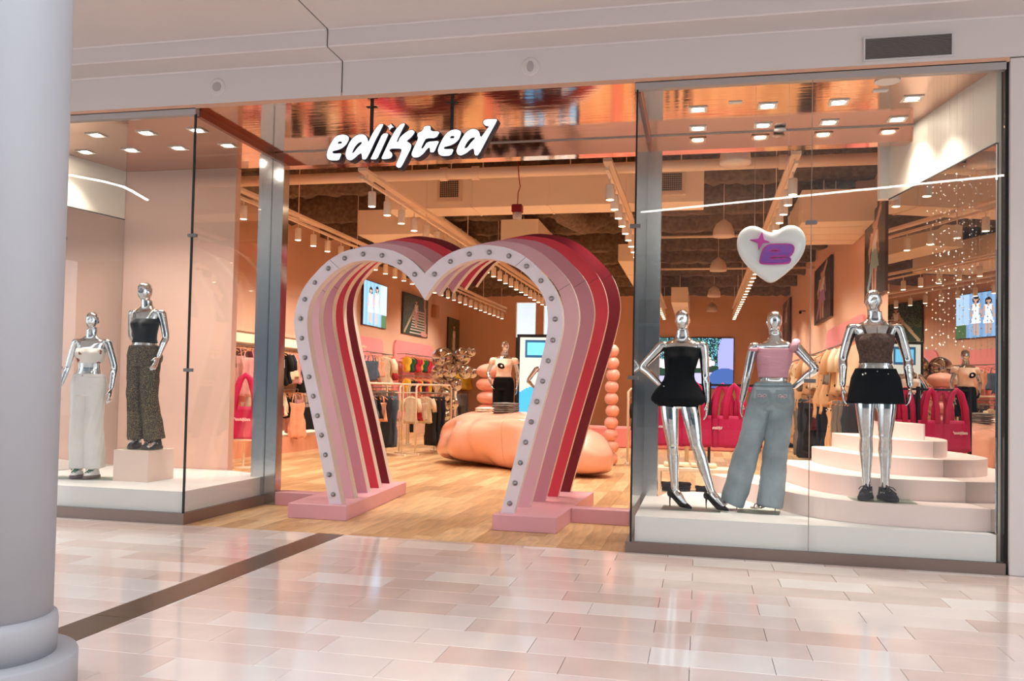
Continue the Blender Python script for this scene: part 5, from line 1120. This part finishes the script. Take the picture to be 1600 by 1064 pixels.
# ================================================================== PICTURES AND SCREENS
class Cv:
    def __init__(s, u, v, bg): s.u, s.v = u, v; s.c = np.ones(u.shape+(3,))*np.array(bg, float)
    def put(s, m_, col, a=1.0): s.c[m_] = s.c[m_]*(1-a)+np.array(col, float)*a; return s
    def ell(s, x, y, rx, ry, col, rot=0, a=1.0):
        dx, dy = s.u-x, s.v-y; c_, q = math.cos(rot), math.sin(rot); X_, Y_ = dx*c_+dy*q, -dx*q+dy*c_; return s.put((X_/rx)**2+(Y_/ry)**2 < 1, col, a)
    def rect(s, x0, y0, x1, y1, col, a=1.0): return s.put((s.u > x0) & (s.u < x1) & (s.v > y0) & (s.v < y1), col, a)
    def line(s, x0, y0, x1, y1, w_, col, a=1.0):
        dx, dy = x1-x0, y1-y0; L_ = dx*dx+dy*dy; t_ = np.clip(((s.u-x0)*dx+(s.v-y0)*dy)/L_, 0, 1); return s.put((s.u-x0-t_*dx)**2+(s.v-y0-t_*dy)**2 < w_*w_, col, a)
    def speck(s, m_, cols, seed):
        r = np.random.RandomState(seed); i = r.randint(0, len(cols), s.u.shape); c_ = np.array(cols, float)[i]; s.c[m_] = c_[m_]; return s
def figure(cv, x, y0, h, skin, top_, low, hair, wd=.09):
    cv.ell(x, y0+.90*h, .050*wd/.09, .10*h, hair)
    for sd in (-1, 1): cv.line(x+sd*wd*.28, y0+.03*h, x+sd*wd*.3, y0+.42*h, wd*.19, skin)
    m_ = (cv.v > y0+.30*h) & (cv.v < y0+.58*h) & (np.abs(cv.u-x) < wd*(.45+.45*(y0+.58*h-cv.v)/(.28*h))); cv.put(m_, low)
    m_ = (cv.v > y0+.54*h) & (cv.v < y0+.80*h) & (np.abs(cv.u-x) < wd*(.42+.25*np.abs(cv.v-y0-.58*h)/(.22*h))); cv.put(m_, top_)
    cv.line(x-wd*.62, y0+.77*h, x-wd*.95, y0+.46*h, wd*.13, skin); cv.line(x+wd*.62, y0+.77*h, x+wd*.8, y0+.50*h, wd*.13, skin); cv.line(x, y0+.78*h, x, y0+.86*h, wd*.16, skin); cv.ell(x, y0+.905*h, .034*wd/.09, .06*h, skin); cv.ell(x, y0+.955*h, .04*wd/.09, .035*h, hair)
def pic_blue(u, v):
    cv = Cv(u, v, (128, 168, 214)); cv.c += (np.sin(u*40)*10)[..., None]; cv.rect(.78, 0, 1, .3, (70, 100, 60)); cv.rect(.7, .3, 1, 1, (176, 206, 238))
    figure(cv, .3, .06, .82, (206, 160, 136), (240, 242, 250), (236, 240, 250), (36, 28, 28), .13); figure(cv, .56, .04, .9, (206, 160, 136), (244, 246, 252), (238, 242, 252), (30, 24, 26), .13); return cv.c
def pic_steps(u, v):
    cv = Cv(u, v, (40, 62, 34)); cv.speck(v > .35, [(30, 50, 26), (62, 84, 44), (88, 104, 60), (24, 36, 22)], 3)
    for i in range(9): cv.rect(.25+.02*i, .04+.07*i, .95-.01*i, .075+.07*i, (214, 206, 196))
    cv.line(.05, .05, .5, .75, .03, (190, 170, 140)); figure(cv, .5, .2, .72, (212, 160, 140), (240, 236, 236), (226, 170, 160), (70, 40, 30), .1); cv.line(.9, .1, .85, .98, .035, (210, 150, 130)); cv.ell(.84, .06, .14, .07, (228, 160, 150)); return cv.c
def pic_dark(sd, acc):
    def f(u, v):
        cv = Cv(u, v, (24, 24, 30)); r = random.Random(sd)
        for i in range(4): cv.line(r.random(), r.random(), r.random(), r.random(), .006, (110, 110, 120))
        figure(cv, .5, .05, .88, (206, 160, 140), (236, 238, 242), acc, (60, 40, 36), .26); cv.line(.25, .55, .8, .97, .05, (214, 170, 150)); cv.line(.2, .1, .5, .5, .05, acc); return cv.c
    return f
def pic_hands(u, v):
    cv = Cv(u, v, (20, 34, 50)); cv.speck(v > .45, [(16, 30, 46), (40, 96, 120), (120, 190, 210), (18, 40, 36), (10, 18, 26), (70, 120, 90)], 5); cv.put(v < .45, (26, 56, 44))
    cv.ell(.93, .6, .12, .5, (150, 150, 200)); cv.line(.05, .5, .45, .42, .09, (226, 200, 206)); cv.line(.4, .42, .72, .5, .06, (234, 206, 210)); cv.line(.5, .5, .7, .6, .03, (232, 204, 208)); cv.line(.05, .1, .7, .2, .12, (176, 170, 206)); cv.ell(.9, .15, .2, .25, (60, 90, 150)); cv.ell(.42, .32, .1, .06, (40, 90, 60)); return cv.c
def pic_house(u, v):
    cv = Cv(u, v, (196, 190, 176))
    for i in range(14): cv.rect(0, .32+.05*i, 1, .325+.05*i, (150, 146, 138))
    cv.rect(.1, .8, .55, .97, (40, 80, 110)); cv.rect(.14, .83, .5, .95, (110, 190, 226)); cv.ell(.55, .28, .75, .26, (70, 160, 214)); cv.ell(.35, .2, .2, .16, (24, 44, 60)); cv.ell(.35, .3, .17, .1, (60, 140, 190)); cv.ell(.75, .04, .4, .08, (40, 130, 80)); figure(cv, .78, .1, .8, (206, 160, 136), (240, 240, 240), (90, 90, 96), (90, 50, 36), .12); return cv.c
def pic_garden(u, v):
    cv = Cv(u, v, (40, 66, 40)); cv.speck(v > .2, [(30, 56, 30), (70, 96, 54), (44, 70, 40)], 9); figure(cv, .5, .05, .85, (224, 180, 160), (250, 250, 250), (236, 230, 230), (90, 60, 40), .16); return cv.c
m_frame = mat('picture_frame', (70, 52, 46), .4); m_print = printmat('poster_print'); m_scr = printmat('screen_glow', 1.0); m_scr2 = m_print
def picture(name, lab, cat, w_, h_, loc, rz, paint, m_, nx=44, ny=60, depth=.05, fr=.02, frame_m=None):
    """picture facing local -y, base centre at loc"""
    t = thing(name, lab, cat, loc, rz)
    obj('frame', bevel(MB().box((-w_/2-fr, 0, -fr), (w_/2+fr, depth, h_+fr)).mesh('f'), .004, 1), frame_m or m_frame, t)
    obj('image', sheet('image', w_, h_, nx, ny, paint), m_, t, (0, -.003, 0)); return t
# pictures on the left wall face +x, those on the right wall face -x
picture('wall_screen', 'glowing blue wall screen of two women in white on the left wall', 'screen', 1.7, 1.1, (WX0+.06, 21.9, 2.9), PI/2, pic_blue, m_scr, frame_m=m_frame)
picture('wall_picture', 'wall picture of a person on garden steps on the left wall', 'picture', 2.35, 1.13, (WX0+.06, 25.35, 2.89), PI/2, pic_steps, m_scr2)
picture('wall_picture', 'narrow green picture of a woman in white at the end of the left wall', 'picture', 1.4, 1.5, (WX0+.06, 29.6, 2.2), PI/2, pic_garden, m_scr2)
picture('wall_picture', 'dark wall picture of a dancing figure just behind the mirror, right wall', 'picture', 1.62, 1.28, (WX1-.06, 14.62, 2.88), -PI/2, pic_dark(1, (150, 190, 200)), m_scr2)
picture('wall_picture', 'dark wall picture of a figure in lilac trousers, right wall', 'picture', 2.6, 1.2, (WX1-.06, 20.6, 2.98), -PI/2, pic_dark(5, (176, 130, 214)), m_scr2)
picture('wall_picture', 'dark narrow wall picture deepest on the right wall', 'picture', 2.2, 1.4, (WX1-.06, 28.8, 2.8), -PI/2, pic_dark(9, (120, 150, 150)), m_scr2)
picture('video_wall', 'large glowing screen of two hands on the back wall', 'screen', 2.6, 1.62, (-.22, WY1-.06, 1.55), 0, pic_hands, m_scr, 90, 60, frame_m=m_gap)
sc = picture('floor_screen', 'tall black framed screen of a house and a blue car behind the pink table', 'screen', 1.0, 1.95, (-2.86, 17.28, .42), .05, pic_house, m_scr, 50, 80, .09, .06, m_gap); obj('stand', MB().box((-.35, -.1, -.42), (.35, .2, -.06)), m_gap, sc)
# small fixtures on the walls
tag(bx('wall_speaker', (WX0, 27.1, 3.55), (WX0+.16, 27.45, 3.95), mat('speaker_tan', (196, 140, 104), .5), bev=.02), 'small tan loudspeaker box on the left wall beside the garden steps picture', 'speaker')
t = thing('security_camera', 'small black security camera on the right wall', 'camera', (WX1, 24.2, 3.5)); obj('arm', MB().tube([(0, 0, 0), (-.12, 0, 0)], .012, 8), m_gap, t); obj('camera_head', MB().tube([(-.12, .09, -.01), (-.14, -.12, -.05)], .035, 12), m_gap, t)
tag(bx('wall_box', (WX0, 14.2, 3.1), (WX0+.1, 14.55, 3.7), mat('wall_box_paint', (196, 116, 80), .5), bev=.01), 'plain terracotta box high on the left wall near the light track', 'box')
# hanging crystal strands beside the mirror of the right display
bs = MB(); thr = MB()
for i in range(16):
    y = 8.05+.09*(i % 8)+RNG.uniform(-.02, .02); x = mx(y)-.09-.10*(i//8)+RNG.uniform(-.02, .02); n_ = RNG.randint(9, 16)
    for k in range(n_):
        z = 1.75+1.5*(k+RNG.uniform(0, 1))/n_; r = .0075; bs.add([(x+r, y, z), (x-r, y, z), (x, y+r, z), (x, y-r, z), (x, y, z+r), (x, y, z-r)], [(0, 2, 4), (2, 1, 4), (1, 3, 4), (3, 0, 4), (2, 0, 5), (1, 2, 5), (3, 1, 5), (0, 3, 5)])
    thr.tube([(x, y, 1.7), (x, y, 3.985)], .0004, 3)
o = tag(obj('crystal_strands', bs, mat('crystal', (255, 250, 240), .15, .2)), 'strands of tiny glittering crystals hanging beside the mirror of the right display', 'decoration'); o['kind'] = 'stuff'
obj('threads', thr, m_alu, o)
